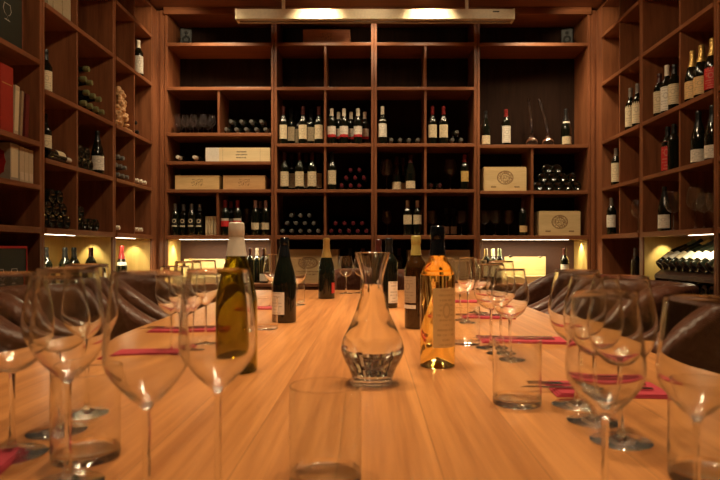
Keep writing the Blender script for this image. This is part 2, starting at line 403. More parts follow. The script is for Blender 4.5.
# ------------------------------------------------------------------ placing
def onback(px, d=.10): return (px-CX)*(YB+d)/F, YB+d
def onleft(px, d=.05): return -(XL+d), F*(XL+d)/(CX-px)
def onright(px, d=.05): return XR+d, F*(XR+d)/(px-CX)
def ontable(px, by):
    y = (CAMZ-TABLE)*F/(by-CY); return (px-CX)*y/F, y

# ------------------------------------------------------------------ the room
def slab(name, x0, x1, y0, y1, z0, z1, mat): return struct(MB().box(x0, x1, y0, y1, z0, z1).build(name, mat))
slab('floor', -2.4, 2.45, -2.2, 5.6, -.1, 0, W_FLOOR)
slab('ceiling', -2.4, 2.45, -2.2, 5.6, TOP+.02, TOP+.12, W_CEIL)
slab('wall_left', -2.35, -2.22, -2.2, 5.6, 0, TOP+.02, W_DARK)
slab('wall_right', 2.30, 2.43, -2.2, 5.6, 0, TOP+.02, W_DARK)
slab('wall_back', -2.22, 2.30, 5.49, 5.6, 0, TOP+.02, W_DARK)
slab('wall_front', -2.22, 2.30, -2.2, -2.08, 0, TOP+.02, W_DARK)
def trimL(name, pts, z0, z1, mat=W_SH):
    vs = [(x, y, z0) for x, y in pts]+[(x, y, z1) for x, y in pts]; n = len(pts)
    fs = [tuple(reversed(range(n))), tuple(range(n, 2*n))]+[(i, (i+1) % n, n+(i+1) % n, n+i) for i in range(n)]
    m = MB(); m.v = vs; m.f = fs
    return struct(m.build(name, mat))
trimL('trim_1', [(-XL, 5.005), (-XL, YB), (-1.765, YB), (-1.765, YB+.03), (-XL-.03, YB+.03), (-XL-.03, 5.005)], 0, TOP)
trimL('trim_2', [(XR, 5.005), (XR, YB), (1.8595, YB), (1.8595, YB+.03), (XR+.03, YB+.03), (XR+.03, 5.005)], 0, TOP)
# thin fluted bead down each corner post
struct(MB().box(-1.763, 1.857, YB-.030, YB-.010, 3.000, TOP+.019).build('trim_5', W_SHH, bevel=.003))
struct(MB().box(-1.80, -1.775, YB-.010, YB-.0005, 0, TOP).build('trim_3', W_SH)); struct(MB().box(1.865, 1.89, YB-.010, YB-.0005, 0, TOP).build('trim_4', W_SH))

# ------------------------------------------------------------------ shelving
def tfm(side):
    if side == 'back': return lambda u0, u1, d0, d1: (u0, u1, YB+d0, YB+d1)
    if side == 'left': return lambda u0, u1, d0, d1: (-XL-d1, -XL-d0, u0, u1)
    return lambda u0, u1, d0, d1: (XR+d0, XR+d1, u0, u1)
ST = .028
def unit(side, u0, u1, tops, divs, label, glow=None, recess=None, recback=None):
    """one built-in column of shelves. tops: heights of the shelf tops. divs: (u, z from, z to). glow: (u0,u1) of the light strip"""
    T = tfm(side)
    base = {'back': ((u0+u1)/2, YB, 0), 'left': (-XL, (u0+u1)/2, 0), 'right': (XR, (u0+u1)/2, 0)}[side]
    t = thing('wine_shelf', label, 'shelf', base, group='built-in wine shelves')
    board = W_SHH if side == 'back' else W_SHS
    def part(name, ua, ub, da, db, za, zb, mat, bevel=.0): MB().box(*T(ua, ub, da, db), za, zb).build(name, mat, t, base, bevel)
    g = .0015; pw = .024
    part('side_panel', u0+g, u0+pw, 0, DEEP, COUNTER+.001, TOP, W_SH, .002); part('side_panel', u1-pw, u1-g, 0, DEEP, COUNTER+.001, TOP, W_SH, .002)
    a, b = u0+pw+.0005, u1-pw-.0005
    zr = tops[0]-ST
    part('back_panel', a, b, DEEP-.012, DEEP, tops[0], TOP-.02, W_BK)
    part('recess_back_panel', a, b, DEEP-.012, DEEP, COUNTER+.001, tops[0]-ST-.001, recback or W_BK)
    if recess:
        part('recess_side_lining', a, a+.004, .012, DEEP-.014, COUNTER+.001, zr-.002, W_MAPLE); part('recess_side_lining', b-.004, b, .012, DEEP-.014, COUNTER+.001, zr-.002, W_MAPLE)
    for k, z in enumerate(tops):
        part('shelf_board', a, b, -.008 if k else -.012, DEEP-.013, z-ST-(.006 if k == 0 else 0), z, board, .003)
    for (u, za, zb) in divs: part('divider', u-.010, u+.010, .004, DEEP-.013, za, zb, W_SH, .002)
    part('top_board', a, b, 0, DEEP, TOP-.018, TOP, board)
    if glow:
        for (ga, gb) in glow:
            z = zr-.007
            part('light_strip', ga, gb, .03, .045, z-.0015, z+.002, LEDM)
            L = bpy.data.lights.new('recess_light', 'AREA'); L.shape = 'RECTANGLE'; L.size = abs(gb-ga); L.size_y = .03; L.energy = LED_W*abs(gb-ga); L.color = (1, .83, .50)
            o = bpy.data.objects.new('recess_light', L); COL.objects.link(o)
            x0, x1, y0, y1 = T(ga, gb, .06, .09); o.location = ((x0+x1)/2, (y0+y1)/2, z-.008)
            o.rotation_euler = (0, 0, 0 if side == 'back' else R(90))
        for uu in ((u0+.10, u1-.07) if side == 'back' else (u1-.12,)):
            S = bpy.data.lights.new('puck_light', 'SPOT'); S.energy = 7 if side == 'back' else 3.2; S.spot_size = R(80); S.spot_blend = .7; S.color = (1, .84, .46); S.shadow_soft_size = .012
            o = bpy.data.objects.new('puck_light', S); COL.objects.link(o); x0, x1, y0, y1 = T(uu, uu, .14, .14); o.location = (x0, y0, zr-.012)
            sg = -1 if (side == 'back' and uu < (u0+u1)/2) else 1
            dv = Vector((sg*.35, 0, -1)) if side == 'back' else Vector((0, .45, -1)); o.rotation_euler = dv.to_track_quat('-Z', 'Y').to_euler()
    return t
LED_W = 7
TS = [1.130, 1.520, 1.905, 2.390, 2.790]
TA = [1.130, 1.520, 1.758, 2.000, 2.390, 2.765]
TBk = [1.130, 1.520, 1.910, 2.390, 2.768]
TD = [1.128, 1.508, 1.900, 2.765]
def bx(px): return (px-CX)*YB/F
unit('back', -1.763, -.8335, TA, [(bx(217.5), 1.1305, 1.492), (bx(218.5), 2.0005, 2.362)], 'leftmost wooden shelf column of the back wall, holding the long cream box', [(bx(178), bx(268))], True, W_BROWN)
unit('back', -.8325, .0165, TBk, [(bx(325), za+.0005, zb-ST) for za, zb in zip(TBk, TBk[1:])], 'wooden shelf column on the back wall, second from the left corner')
unit('back', .0175, .892, TBk, [(bx(425.5), za+.0005, zb-ST) for za, zb in zip(TBk, TBk[1:])], 'wooden shelf column on the back wall, second from the right corner')
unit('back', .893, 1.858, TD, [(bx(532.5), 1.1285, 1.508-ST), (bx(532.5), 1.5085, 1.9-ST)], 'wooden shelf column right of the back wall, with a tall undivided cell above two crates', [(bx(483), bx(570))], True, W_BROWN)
def sdiv(u): return [(u, za+.0005, zb-ST) for za, zb in zip(TS, TS[1:])]+[(u, TS[-1]+.0005, TOP-.019)]
unit('left', 4.2605, 5.003, TS, sdiv(4.633), 'narrow wooden shelf section at the far left corner, with the carved sculpture', [(4.33, 4.72)], True, W_MAPLE)
unit('left', 3.3305, 4.2595, TS, sdiv(3.735), 'middle wooden shelf section of the left wall, holding the olive-foiled bottle pile', [(3.42, 3.76)], True, W_MAPLE)
unit('left', 2.3905, 3.3295, [1.130, 1.362, 1.600, 2.050, 2.50], [], 'wooden shelf section nearest on the left wall, holding books and black boxes')
unit('right', 4.2605, 5.003, TS, sdiv(4.640), 'narrow wooden shelf section at the far right corner, dark behind its counter')
unit('right', 3.3305, 4.2595, TS, sdiv(3.733), 'wooden shelf section in the middle of the right wall, above the slanted bottle rack', [(3.36, 3.68)], True, W_MAPLE)
unit('right', 2.3905, 3.3295, TS, sdiv(2.86), 'wooden shelf section nearest on the right wall, only its end panel in view')

# base cabinets under the counters, with doors, and the counters
def cabinet(side, u0, u1, n, label):
    T = tfm(side)
    base = {'back': ((u0+u1)/2, YB, 0), 'left': (-XL, (u0+u1)/2, 0), 'right': (XR, (u0+u1)/2, 0)}[side]
    t = thing('base_cabinet', label, 'cabinet', base, group='base cabinets under the wine shelves')
    MB().box(*T(u0, u1, .012, DEEP+.03), .0, COUNTER-.031).build('cabinet_body', W_DARK, t, base)
    w = (u1-u0)/n
    for k in range(n):
        d = MB().box(*T(u0+k*w+.003, u0+(k+1)*w-.003, -.010, .011), .08, COUNTER-.036).build('door', W_SH, t, base, .002)
        uu = u0+k*w+(w-.04 if k % 2 == 0 else .04)
        MB().box(*T(uu-.006, uu+.006, -.030, -.0105), .50, .62).build('handle', STEEL, d, base, .002)
cabinet('back', -1.763, .0165, 4, 'dark base cabinet under the left half of the back counter')
cabinet('back', .0175, 1.858, 4, 'dark base cabinet under the right half of the back counter')
cabinet('left', 2.3905, 5.0, 6, 'dark base cabinet along the left wall under the wine shelves')
cabinet('right', 2.3905, 5.0, 6, 'dark base cabinet along the right wall under the wine shelves')
for side, u0, u1, lb in (('back', -1.763, 1.858, 'wooden counter top running along the back wall under the shelves'), ('left', 2.3905, 5.003, 'wooden counter top running along the left wall'), ('right', 2.3905, 5.003, 'wooden counter top running along the right wall')):
    T = tfm(side)
    tag(MB().box(*T(u0, u1, -.02, DEEP+.03), COUNTER-.030, COUNTER).build('counter_top', W_SHH if side == 'back' else W_SHS, bevel=.003), lb, 'counter')

# ------------------------------------------------------------------ screen case under the ceiling
t = thing('projection_screen_case', 'long cream projection screen case hung under the ceiling before the back shelves', 'screen case', (.02, 4.70, 2.82))
x0, x1 = (236-CX)*4.7/F, (514-CX)*4.7/F
def rounded(x0, x1, y0, y1, z0, z1, bv, name, mat, parent, base): return MB().box(x0, x1, y0, y1, z0, z1).build(name, mat, parent, base, bv)
B = (.02, 4.70, 2.82)
rounded(x0, x1, 4.70, 4.80, 2.815, 2.895, .006, 'case_body', CASE, t, B)
for xx in (x0-.006, x1-.004): rounded(xx, xx+.010, 4.695, 4.805, 2.812, 2.898, .004, 'end_cap', CASE, t, B)
MB().box(x0+.02, x1-.02, 4.735, 4.755, 2.806, 2.8145).build('screen_bottom_bar', plain('bar_metal', (.3, .25, .18), .4), t, B)
for xx in (-.7, .75): MB().box(xx-.012, xx+.012, 4.74, 4.76, 2.896, TOP+.02).build('ceiling_bracket', CASE, t, B)
MB().box(x1-.165, x1-.115, 4.6990, 4.6999, 2.868, 2.878).build('maker_mark', plain('mark_ink', (.05, .04, .03), .6), t, B)
# ------------------------------------------------------------------ table
TB = (-.04, 1.75, 0)
t = thing('dining_table', 'long wooden plank dining table set with glasses and wine bottles', 'table', TB)
MB().box(-.775, .70, -.42, 3.83, TABLE-.045, TABLE).build('table_top', W_TAB, t, TB, .004)
for x in (-.62, .545):
    for y in (-.25, 3.62): MB().box(x-.045, x+.045, y-.045, y+.045, 0, TABLE-.046).build('leg', W_TAB, t, TB, .004)
m = MB().box(-.60, .525, 3.56, 3.59, .60, TABLE-.046); m.build('apron', W_TAB, t, TB)
MB().box(-.62, -.59, -.2, 3.57, .60, TABLE-.046).build('apron', W_TAB, t, TB); MB().box(.515, .545, -.2, 3.57, .60, TABLE-.046).build('apron', W_TAB, t, TB)

# ------------------------------------------------------------------ leather tub chairs (open side faces +X in local space)
def shell_mesh():
    NA, NB = 44, 20; vs = []; fs = []
    for i in range(NA+1):
        s = -1+2*i/NA; a = abs(s)
        # path: U shape, arms straight then round back at -X
        ang = s*math.pi*.5
        if a <= .62:
            q = s/.62*math.pi/2; cx, cy = -.03-.245*math.cos(q), .265*math.sin(q); nx, ny = -math.cos(q), math.sin(q)
        else:
            k = (a-.62)/.38; cx = -.03+.30*k; cy = math.copysign(.265, s); nx, ny = 0, math.copysign(1, s)
        k = max(0, min(1, (a-.45)/.55)); kk = k*k*(3-2*k)
        top = .865-.175*kk; bot = .20; th = .058-.008*kk
        if a > .96: th *= .93
        for j in range(NB):
            p = 2*math.pi*j/NB; c, sn = math.cos(p), math.sin(p)
            ex = math.copysign(abs(c)**.55, c); ez = math.copysign(abs(sn)**.35, sn)
            z = (top+bot)/2+(top-bot)/2*ez
            roll = 1+.45*max(0, (z-(top-.10))/.10)
            pad = 1+.035*math.sin(ang*10)
            w = th*ex*roll*pad
            lean = .035*((z-.2)/.66)
            vs.append((cx+nx*(w+lean), cy+ny*(w+lean), z))
    for i in range(NA):
        for j in range(NB):
            j2 = (j+1) % NB; fs.append((i*NB+j, i*NB+j2, (i+1)*NB+j2, (i+1)*NB+j))
    fs.append(tuple(range(NB))); fs.append(tuple(NA*NB+j for j in reversed(range(NB))))
    me = mesh_from('back_and_arms', vs, fs, LEATHER, True)
    bm = bmesh.new(); bm.from_mesh(me); bmesh.ops.recalc_face_normals(bm, faces=bm.faces); bm.to_mesh(me); bm.free()
    return me
def chair(x, y, rz, label, s=1.0):
    t = thing('tub_chair', label, 'chair', (x, y, 0), (0, 0, rz), 'brown leather tub chairs round the table'); t.scale = (s, s, s)
    link('back_and_arms', cached('shell', shell_mesh), t)
    def seat():
        o = MB().box(-.22, .27, -.205, .205, .30, .46).build('x', LEATHER, bevel=.035); me = o.data; bpy.data.objects.remove(o)
        me.polygons.foreach_set('use_smooth', [True]*len(me.polygons)); return me
    link('seat_cushion', cached('seat', seat), t)
    for i, (lx, ly) in enumerate(((-.20, -.20), (-.20, .20), (.22, -.20), (.22, .20))):
        def lg():
            m = MB().tube([(0, 0, 0), (0, 0, .21)], [.014, .022], 10); o = m.build('x', W_DARK); me = o.data; bpy.data.objects.remove(o); return me
        link('leg', cached('chleg', lg), t, (lx, ly, 0))
for (x, y, lb) in ((1.03, 3.50, 'brown leather tub chair at the right of the table, the farthest'), (1.03, 2.66, 'brown leather tub chair at the right of the table, second from the back wall'), (1.10, 1.78, 'brown leather tub chair at the right of the table, behind the near wine glasses')):
    chair(x, y, R(180), lb, .965 if y < 2 else 1)
for (x, y, lb) in ((-1.12, 2.28, 'brown leather tub chair at the left of the table, beside the red-capped champagne bottle'), (-1.12, 1.48, 'brown leather tub chair at the left of the table, behind the left-hand near glasses'), (-1.12, 3.12, 'brown leather tub chair at the left of the table, the farthest')):
    chair(x, y, 0, lb)
chair(-.01, 4.17, R(-90), 'brown leather tub chair at the far head of the table, behind the decanter')

# ------------------------------------------------------------------ things on the table
def tb(px, by, label, **k):
    x, y = ontable(px, by); return bottle((x, y, TABLE), label, seg=40, **k)
tb(236.5, 371, 'olive green wine bottle with white foil, standing on the left of the table', sh='burgundy', glassm=G_OLIVE, cap='foil', s=1.045)
tb(284.5, 322, 'black wine bottle with black capsule and small cream side label on the table', sh='burgundy', glassm=B_BLACK, cap='glossblack', lab='plainwhite', labz=(.03, .108), labw=.72, rz=R(-34))
tb(326.5, 298.5, 'dark champagne bottle with gold foil neck at the far end of the table', sh='champagne', cap='gold', lab='red', labz=(.03, .085), labw=.35, rz=R(62))
tb(389, 307.5, 'dark wine bottle with white label, just right behind the decanter', sh='bordeaux', cap='black', lab='plainwhite', labz=(.022, .115), labw=.7, rz=R(35), s=1.02)
tb(378.5, 300.5, 'dark wine bottle seen through the neck of the decanter', sh='bordeaux', cap='dkred', s=1.02)
tb(416, 328, 'brown wine bottle with gold-green capsule and grey-brown label left of the golden bottle', sh='bordeaux', glassm=B_BROWN, cap='olivegold', lab='grey', labz=(.085, .17), labw=.75, rz=R(-48), extra=[('plainwhite', (.066, .078), .75)])
tb(437.5, 366, 'clear bottle of golden wine with black capsule, beside the decanter', sh='bordeaux', glassm=G_GOLD, cap='glossblack', lab='amber', labz=(.045, .170), labw=.78, rz=R(24), s=1.02)
# decanter filled with water
x, y = ontable(372.5, 383)
t = thing('decanter', 'clear glass decanter of water with flared mouth at the middle of the table', 'decanter', (x, y, TABLE))
do = [(.036, .0), (.0385, .003), (.038, .008), (.044, .025), (.054, .045), (.0600, .062), (.0600, .072), (.0555, .088), (.045, .108), (.0365, .127), (.0285, .150), (.0225, .172), (.0200, .190), (.0215, .205), (.0265, .225), (.0318, .243), (.0335, .250)]
oc = catmull(do, 4)
inn = [(r-.0018, z) for r, z in oc if z > .014]
link('decanter_body', lathe('decanter_body', [(0, .001)]+oc+[(.0326, .2512)]+inn[::-1]+[(inn[0][0]*.7, .0125), (0, .012)], G_CLEAR, 64), t)
wl = [(r-.0016, z) for r, z in oc if .014 < z < .192]
link('water', lathe('water', [(0, .0118), (wl[0][0]*.7, .0123)]+wl+[(0, wl[-1][1])], G_WATER, 64), t)

GL = [
 (218, 509, 'white', 1.0, 'near wine glass with tall bowl before the olive green bottle'),
 (147, 520, 'white', 1.0, 'near wine glass with tall bowl, second from left of the three nearest on the left'),
 (68, 484, 'white', 1.0, 'near wine glass in front of the left tumbler'),
 (12, 452, 'red', 1.02, 'wine glass at the left edge of the photo'),
 (57, 434, 'red', .98, 'rounded wine glass behind the left tumbler'),
 (87, 414, 'white', .99, 'wine glass farthest of the near left setting, beside the red napkin'),
 (175, 353, 'red', .97, 'wine glass leftmost of the group left of the olive green bottle'),
 (188, 358, 'white', .97, 'wine glass frontmost of the group left of the olive green bottle'),
 (204, 347, 'white', .97, 'wine glass beside the olive green bottle, rightmost of its group'),
 (272, 307, 'white', 1.0, 'wine glass left of the black bottle with cream side label'),
 (297, 305, 'red', .98, 'wine glass partly hidden behind the black bottle with cream side label'),
 (346, 293.5, 'red', .98, 'far wine glass between the champagne bottle and the decanter'),
 (361, 293, 'red', .98, 'far wine glass just left behind the decanter'),
 (605, 530, 'white', .92, 'nearest wine glass on the right, its foot below the frame'),
 (697, 530, 'white', .90, 'nearest wine glass at the right edge of the photo'),
 (577, 407, 'red', 1.0, 'wine glass leftmost of the three behind the red napkin on the right'),
 (594, 420, 'red', .97, 'wine glass in the middle of the three beside the red napkin on the right'),
 (621, 441, 'red', .99, 'wine glass rightmost and nearest of the three beside the red napkin on the right'),
 (491, 348, 'red', .98, 'wine glass leftmost of the three behind the right tumbler'),
 (501, 351, 'white', .97, 'wine glass in the middle of the three behind the right tumbler'),
 (510, 356, 'red', .95, 'wine glass rightmost of the three behind the right tumbler'),
 (460, 321, 'red', .97, 'wine glass right behind the golden bottle, left of its pair'),
 (468, 323, 'white', .97, 'wine glass right behind the golden bottle, right of its pair'),
 (478, 313, 'red', .97, 'wine glass on the right side, third row from the back'),
 (447, 302, 'red', .97, 'wine glass at the far right part of the table behind the golden bottle'),
]
TUMB = [(517, 404), (86, 458), (325.5, 482), (707, 480), (466, 344), (266, 329), (297, 302)]
BOT = [(236.5, 371), (284.5, 322), (326.5, 298.5), (389, 307.5), (378.5, 300.5), (416, 328), (437.5, 366)]
fixed = [(*ontable(*p), .040, 0) for p in TUMB]+[(*ontable(*p), .043, 1) for p in BOT]
pos = [list(ontable(px, by)) for px, by, *_ in GL]; rads = [(.0458 if g[2] == 'red' else .0382)*g[3] for g in GL]
for it in range(400):
    moved = False
    for i in range(len(GL)):
        for j in range(len(GL)):
            if i == j: continue
            dx = pos[i][0]-pos[j][0]; dy = pos[i][1]-pos[j][1]
            if math.hypot(dx, dy) < rads[i]+rads[j]+.002 and pos[i][1] >= pos[j][1]:
                k = 1+.002/pos[i][1]; pos[i] = [pos[i][0]*k, pos[i][1]*k]; k = 1-.002/pos[j][1]; pos[j] = [pos[j][0]*k, pos[j][1]*k]; moved = True
        for (fx, fy, fr, kind) in fixed:
            d_ = math.hypot(pos[i][0]-fx, pos[i][1]-fy); need = rads[i]+(fr if kind else .040)+.002
            if d_ < need:
                k = 1+(.003 if pos[i][1] >= fy else -.003)/pos[i][1]; pos[i] = [pos[i][0]*k, pos[i][1]*k]; moved = True
    if not moved: break
for (px, by, kd, s, lb), (x, y) in zip(GL, pos):
    wineglass(x, y, TABLE, lb, kd, 48 if by > 400 else 32, s)
for px, by, lb in ((517, 404, 'straight glass tumbler in the open on the right of the table'), (86, 458, 'straight glass tumbler among the near glasses on the left'), (325.5, 482, 'straight glass tumbler at the bottom middle of the photo'),
                   (707, 480, 'straight glass tumbler at the bottom right corner of the photo'), (466, 344, 'straight glass tumbler just right of the golden bottle'), (266, 329, 'straight glass tumbler left of the black bottle, over a red napkin'), (297, 302, 'small far tumbler right of the black bottle')):
    x, y = ontable(px, by); tumbler(x, y, TABLE, lb, s=.95 if by < 350 else 1.0)
# napkins with cutlery
def napkin(x, y, rz, label, w=.20, d=.11, cut=None):
    t = thing('napkin', label, 'napkin', (x, y, TABLE), (0, 0, rz), 'red folded napkins on the table')
    for k in range(3):
        e = k*.004
        MB().box(-w/2+e, w/2-e*.4, -d/2+e*.6, d/2-e*.3, .0002+k*.0022, .0021+k*.0022).build('napkin_fold', NAPKIN, t, bevel=.0008)
    if cut:
        for kind, yy in (('knife', -.018), ('fork', .016)):
            lab = 'steel '+kind+' lying on the '+cut
            q = thing('table_'+kind, lab, kind, (x, y, TABLE+.0072), (0, 0, rz), 'cutlery on the red napkins')
            MB().box(-.03, .075, yy-.005, yy+.005, 0, .004).build('handle', STEEL, q, bevel=.0015)
            if kind == 'knife':
                mm = MB(); mm.v = [(.0, yy-.004, .001), (-.125, yy-.001, .001), (-.11, yy+.008, .001), (-.03, yy+.008, .001), (.0, yy+.004, .001)]; mm.v += [(a, b, .0025) for a, b, _ in mm.v]
                mm.f = [(4, 3, 2, 1, 0), (5, 6, 7, 8, 9)]+[(i, (i+1) % 5, 5+(i+1) % 5, 5+i) for i in range(5)]; mm.v = [(a-.03, b, c) for a, b, c in mm.v]; mm.build('blade', STEEL, q)
            else:
                mm = MB().box(-.075, -.03, yy-.003, yy+.003, .001, .003); mm.build('neck', STEEL, q)
                hd = MB().box(-.095, -.075, yy-.011, yy+.011, .001, .003).build('fork_head', STEEL, q)
                for k in range(4): MB().box(-.135, -.0951, yy-.011+k*.0065, yy-.0085+k*.0065, .001, .003).build('tine', STEEL, q)
def nap(px, py, rz, label, cut=None, **k):
    x, y = ontable(px, py); napkin(x, y, rz, label, cut=cut, **k)
nap(606, 391, R(-4), 'red folded napkin nearest on the right of the table', 'nearest right-hand red napkin')
nap(526, 341, R(-6), 'red folded napkin under cutlery behind the right tumbler', 'red napkin behind the right tumbler', w=.25)
nap(487, 317.5, R(-4), 'red folded napkin third from the front on the right', 'third right-hand red napkin from the front')
nap(474, 302, R(-3), 'red folded napkin farthest on the right of the table')
nap(148, 355, R(4), 'red folded napkin behind the near left wine glasses')
nap(190, 330, R(5), 'red folded napkin left of the olive green bottle, the second from the front', 'second red napkin on the left side', w=.24)
nap(262, 309, R(3), 'red folded napkin behind the tumbler beside the black bottle')
nap(-88, 474, R(12), 'red folded napkin at the bottom left corner of the photo')

# ------------------------------------------------------------------ back wall shelves
def bb(px, z, label, d=.08, **k):
    x, y = onback(px, d); return bottle((x, y, z+.0003), label, **k)
def ends(side, rows, z, label, cap, sh='bordeaux', u=None, r=.0378, glassm=B_BLACK, bottom_out=False, group=None, d=.03):
    """lying bottles, neck (or base) to the room; rows: list of lists of positions in pixels (back) or metres (side walls)"""
    nm = ['bottom', 'second', 'third', 'fourth', 'fifth']
    for j, row in enumerate(rows):
        for i, p in enumerate(row):
            zz = z+r+.001+j*r*1.76
            h = SHAPES[sh]['h']
            if side == 'back':
                x, y = onback(p, d); loc = (x, y+h, zz); rot = (R(90), 0, 0)
                if bottom_out: loc = (x, y, zz); rot = (R(-90), 0, 0)
            elif side == 'left':
                loc = (-XL-d-h, p, zz); rot = (0, R(90), 0)
                if bottom_out: loc = (-XL-d, p, zz); rot = (0, R(-90), 0)
            else:
                loc = (XR+d+h, p, zz); rot = (0, R(-90), 0)
            n = len(row)
            o = 'only one' if n == 1 else ('%s from left' % ['first', 'second', 'third', 'fourth', 'fifth', 'sixth', 'seventh'][i])
            rowt = (nm[j]+' row, ') if len(rows) > 1 else ''
            bottle(loc, f'{label}, {rowt}{o}', sh=sh, cap=cap, capz=(None if side == 'back' else .285 if sh == 'champagne' else .27), glassm=glassm, rot=rot, seg=12, group=group)
bk = 'standing bottles on the back shelves'
# column A
z = TA[0]
for i, px in enumerate((175.3, 183.4, 191.5, 199.6)):
    bb(px, z, f'dark bottle with round white emblem, {["first","second","third","fourth"][i]} from left in its lower left cell', cap='silver', lab='emblem', labz=(.10, .16), labw=.7, extra=[('strip', (.082, .096), .7)], group=bk, d=(.05, .09, .05, .09)[i], s=.9)
for i, px in enumerate((206.6, 209.4, 212.2, 215)):
    x, y = onback(px, .07); q = (x, y, z)
    t = thing('slim_booklet', f'slim cream booklet standing beside the emblem bottles, {["first","second","third","fourth"][i]} from left', 'booklet', q, group='slim booklets beside the emblem bottles')
    MB().box(-.010, .010, -.0, .14, .0005, .165).build('cover', plain('booklet_cover', (.62, .48, .28), .6), t); MB().box(-.0088, .0088, -.0012, -.0001, .02, .13).build('spine_label', LABS['cream'], t)
for i, px in enumerate((225.2, 231, 237.5)):
    bb(px, z, f'red-capped bottle with red and white label behind the white foil, {["first","second","third"][i]} from left', cap='red', lab='redband', labz=(.075, .145), labw=1.2, group=bk, d=(.05, .13, .05)[i])
for i, px in enumerate((255.5, 260.6, 265.8)):
    bb(px, z, f'pinkish-capped bottle with cream label beside the red-and-white labels, {["first","second","third"][i]} from left', cap='pink', lab='cream', labz=(.05, .108), group=bk, d=(.06, .15, .06)[i])
def bglass(px, z, label, kind='small', d=.1, s=1.0):
    x, y = onback(px, d); return wineglass(x, y, z+.0003, label, kind, 20, s, 'wine glasses standing on the shelves')
bglass(246.8, z, 'wine glass between red-capped and pink-capped bottles on the lower left back shelf', 'white', s=.98)
for i, (x0, x1, m_, lb) in enumerate(((175, 219, 'crate_warm', 'pale wooden wine box, left of the pair on one shelf'), (223, 265, 'crate_warm2', 'warm brown wooden wine box, right of the pair on one shelf'))):
    xa, xb = onback(x0, .03)[0], onback(x1, .03)[0]; c = (xa+xb)/2; w = (xb-xa)/2
    cm = cratemat(m_, (.62, .42, .18) if i == 0 else (.50, .29, .12), (.78, .57, .27) if i == 0 else (.64, .40, .18), 'small')
    t = thing('wine_box', lb, 'wooden box', (c, YB+.03, TA[1]+.0005+.062))
    MB().box(-w, w, 0, .27, -.062, .050).build('box_body', cm, t, bevel=.002); MB().box(-w-.001, w+.001, -.001, .272, .0505, .060).build('lid', cm, t, bevel=.001)
# long pale box + two foil capped bottles
xa, xb = onback(205.5, .02)[0], onback(270.3, .02)[0]; c = (xa+xb)/2+.03; 
t = thing('long_box', 'long cream wooden box with dark print and a white left end, on the shelf', 'box', (c, YB+.02, TA[2]+.0605))
cm = cratemat('crate_long', (.74, .59, .32), (.84, .70, .42), 'text', ink=(.10, .08, .06))
MB().box(xa-c+.115, xb-c, 0, .28, -.060, .060).build('box_body', cm, t, bevel=.002)
MB().box(xa-c, xa-c+.1145, 0, .28, -.060, .060).build('white_end', plain('white_card', (.80, .76, .66), .6), t, bevel=.002)
for i, px in enumerate((177.5, 194)):
    x, y = onback(px, .03); bottle((x, y+.30, TA[2]+.0425), f'lying bottle with white foil top, {["left","right"][i]} of two beside the long cream box', sh='burgundy', cap='foil', rot=(R(90), 0, 0), group='foil-topped bottles lying beside the long box', s=1.0)
    q = COL.objects[-1]
# upper left: glasses and ends
k = 0
for px, d in ((177.5, .07), (185.5, .09), (193.5, .07), (203.5, .08), (212, .09), (181.5, .20), (190, .22), (198.5, .21), (208, .22)):
    k += 1; row = 'front' if d < .1 else 'rear'; n = k if k <= 5 else k-5
    bglass(px, TA[3], f'small stemmed glass in the glass-filled cell, {row} row, {["first","second","third","fourth","fifth"][n-1]} from left', 'small', d)
ends('back', [[226, 236, 246, 256, 265.5], [231, 241, 251, 261]], TA[3], 'lying grey-capped bottle right of the small stemmed glasses', 'silver')
# column B
z = TBk[2]
names3 = ['first', 'second', 'third', 'fourth', 'fifth', 'sixth']
for i, px in enumerate((283.3, 303, 321)): bb(px if i < 2 else 318.8, z, f'cream-labelled tall bottle left of the white-capped six, front row, {names3[i]} from left', cap='dkred', lab='cream', labz=(.045, .165), sh='tall', group=bk, d=.06)
for i, px in enumerate((291, 296.5, 311)): bb(px, z, f'cream-labelled tall bottle left of the white-capped six, rear row, {names3[i]} from left', cap='black', lab='cream', labz=(.045, .165), sh='tall', group=bk, d=(.15, .24, .16)[i])
for i, px in enumerate((331.8, 344, 358)): bb(px, z, f'white-capped bottle with white label above a red foot, front row, {names3[i]} from left', cap='white', lab='redfoot', labz=(.060, .150), labw=1.2, group=bk, d=.06, s=1.03)
for i, px in enumerate((338.5, 351, 364.8)): bb(px, z, f'white-capped bottle with white label above a red foot, rear row, {names3[i]} from left', cap='white', lab='redfoot', labz=(.060, .150), labw=1.2, group=bk, d=.15, s=1.0)
z = TBk[1]
for i, px in enumerate((284.5, 299.6, 312.2)): bb(px, z, f'tall bottle with cream crest label in the middle-height cell, front row, {names3[i]} from left', cap='dkred', lab='old', labz=(.03, .155), sh='tall', labw=1.25, group=bk, d=.06)
for i, px in enumerate((291.5, 305.8, 318.2)): bb(px, z, f'tall bottle with cream crest label in the middle-height cell, rear row, {names3[i]} from left', cap='dkred', lab='old', labz=(.03, .155), sh='tall', group=bk, d=.19)
bb(332, z, 'single tall bottle with cream label left of lying crimson-capped bottles', cap='black', lab='old', labz=(.045, .165), sh='tall', labw=1.1, group=bk, d=.05)
ends('back', [[341.5, 350.5, 359.3], [346, 355, 363.8], [350.5, 359.4]], z, 'lying crimson-capped bottle beside a single standing bottle', 'crimson')
z = TBk[0]
ends('back', [[282.1, 291.05, 300, 308.95, 317.9], [286.6, 295.5, 304.5, 313.4], [291.05, 300, 308.95]], z, 'lying grey-capped bottle in the cell above the oval-emblem crate', 'silver')
ends('back', [[331.0, 339.85, 348.7, 357.55, 366.4], [335.4, 344.3, 353.1, 362]], z, 'lying crimson-capped bottle in the cell above the far wine glasses', 'crimson')
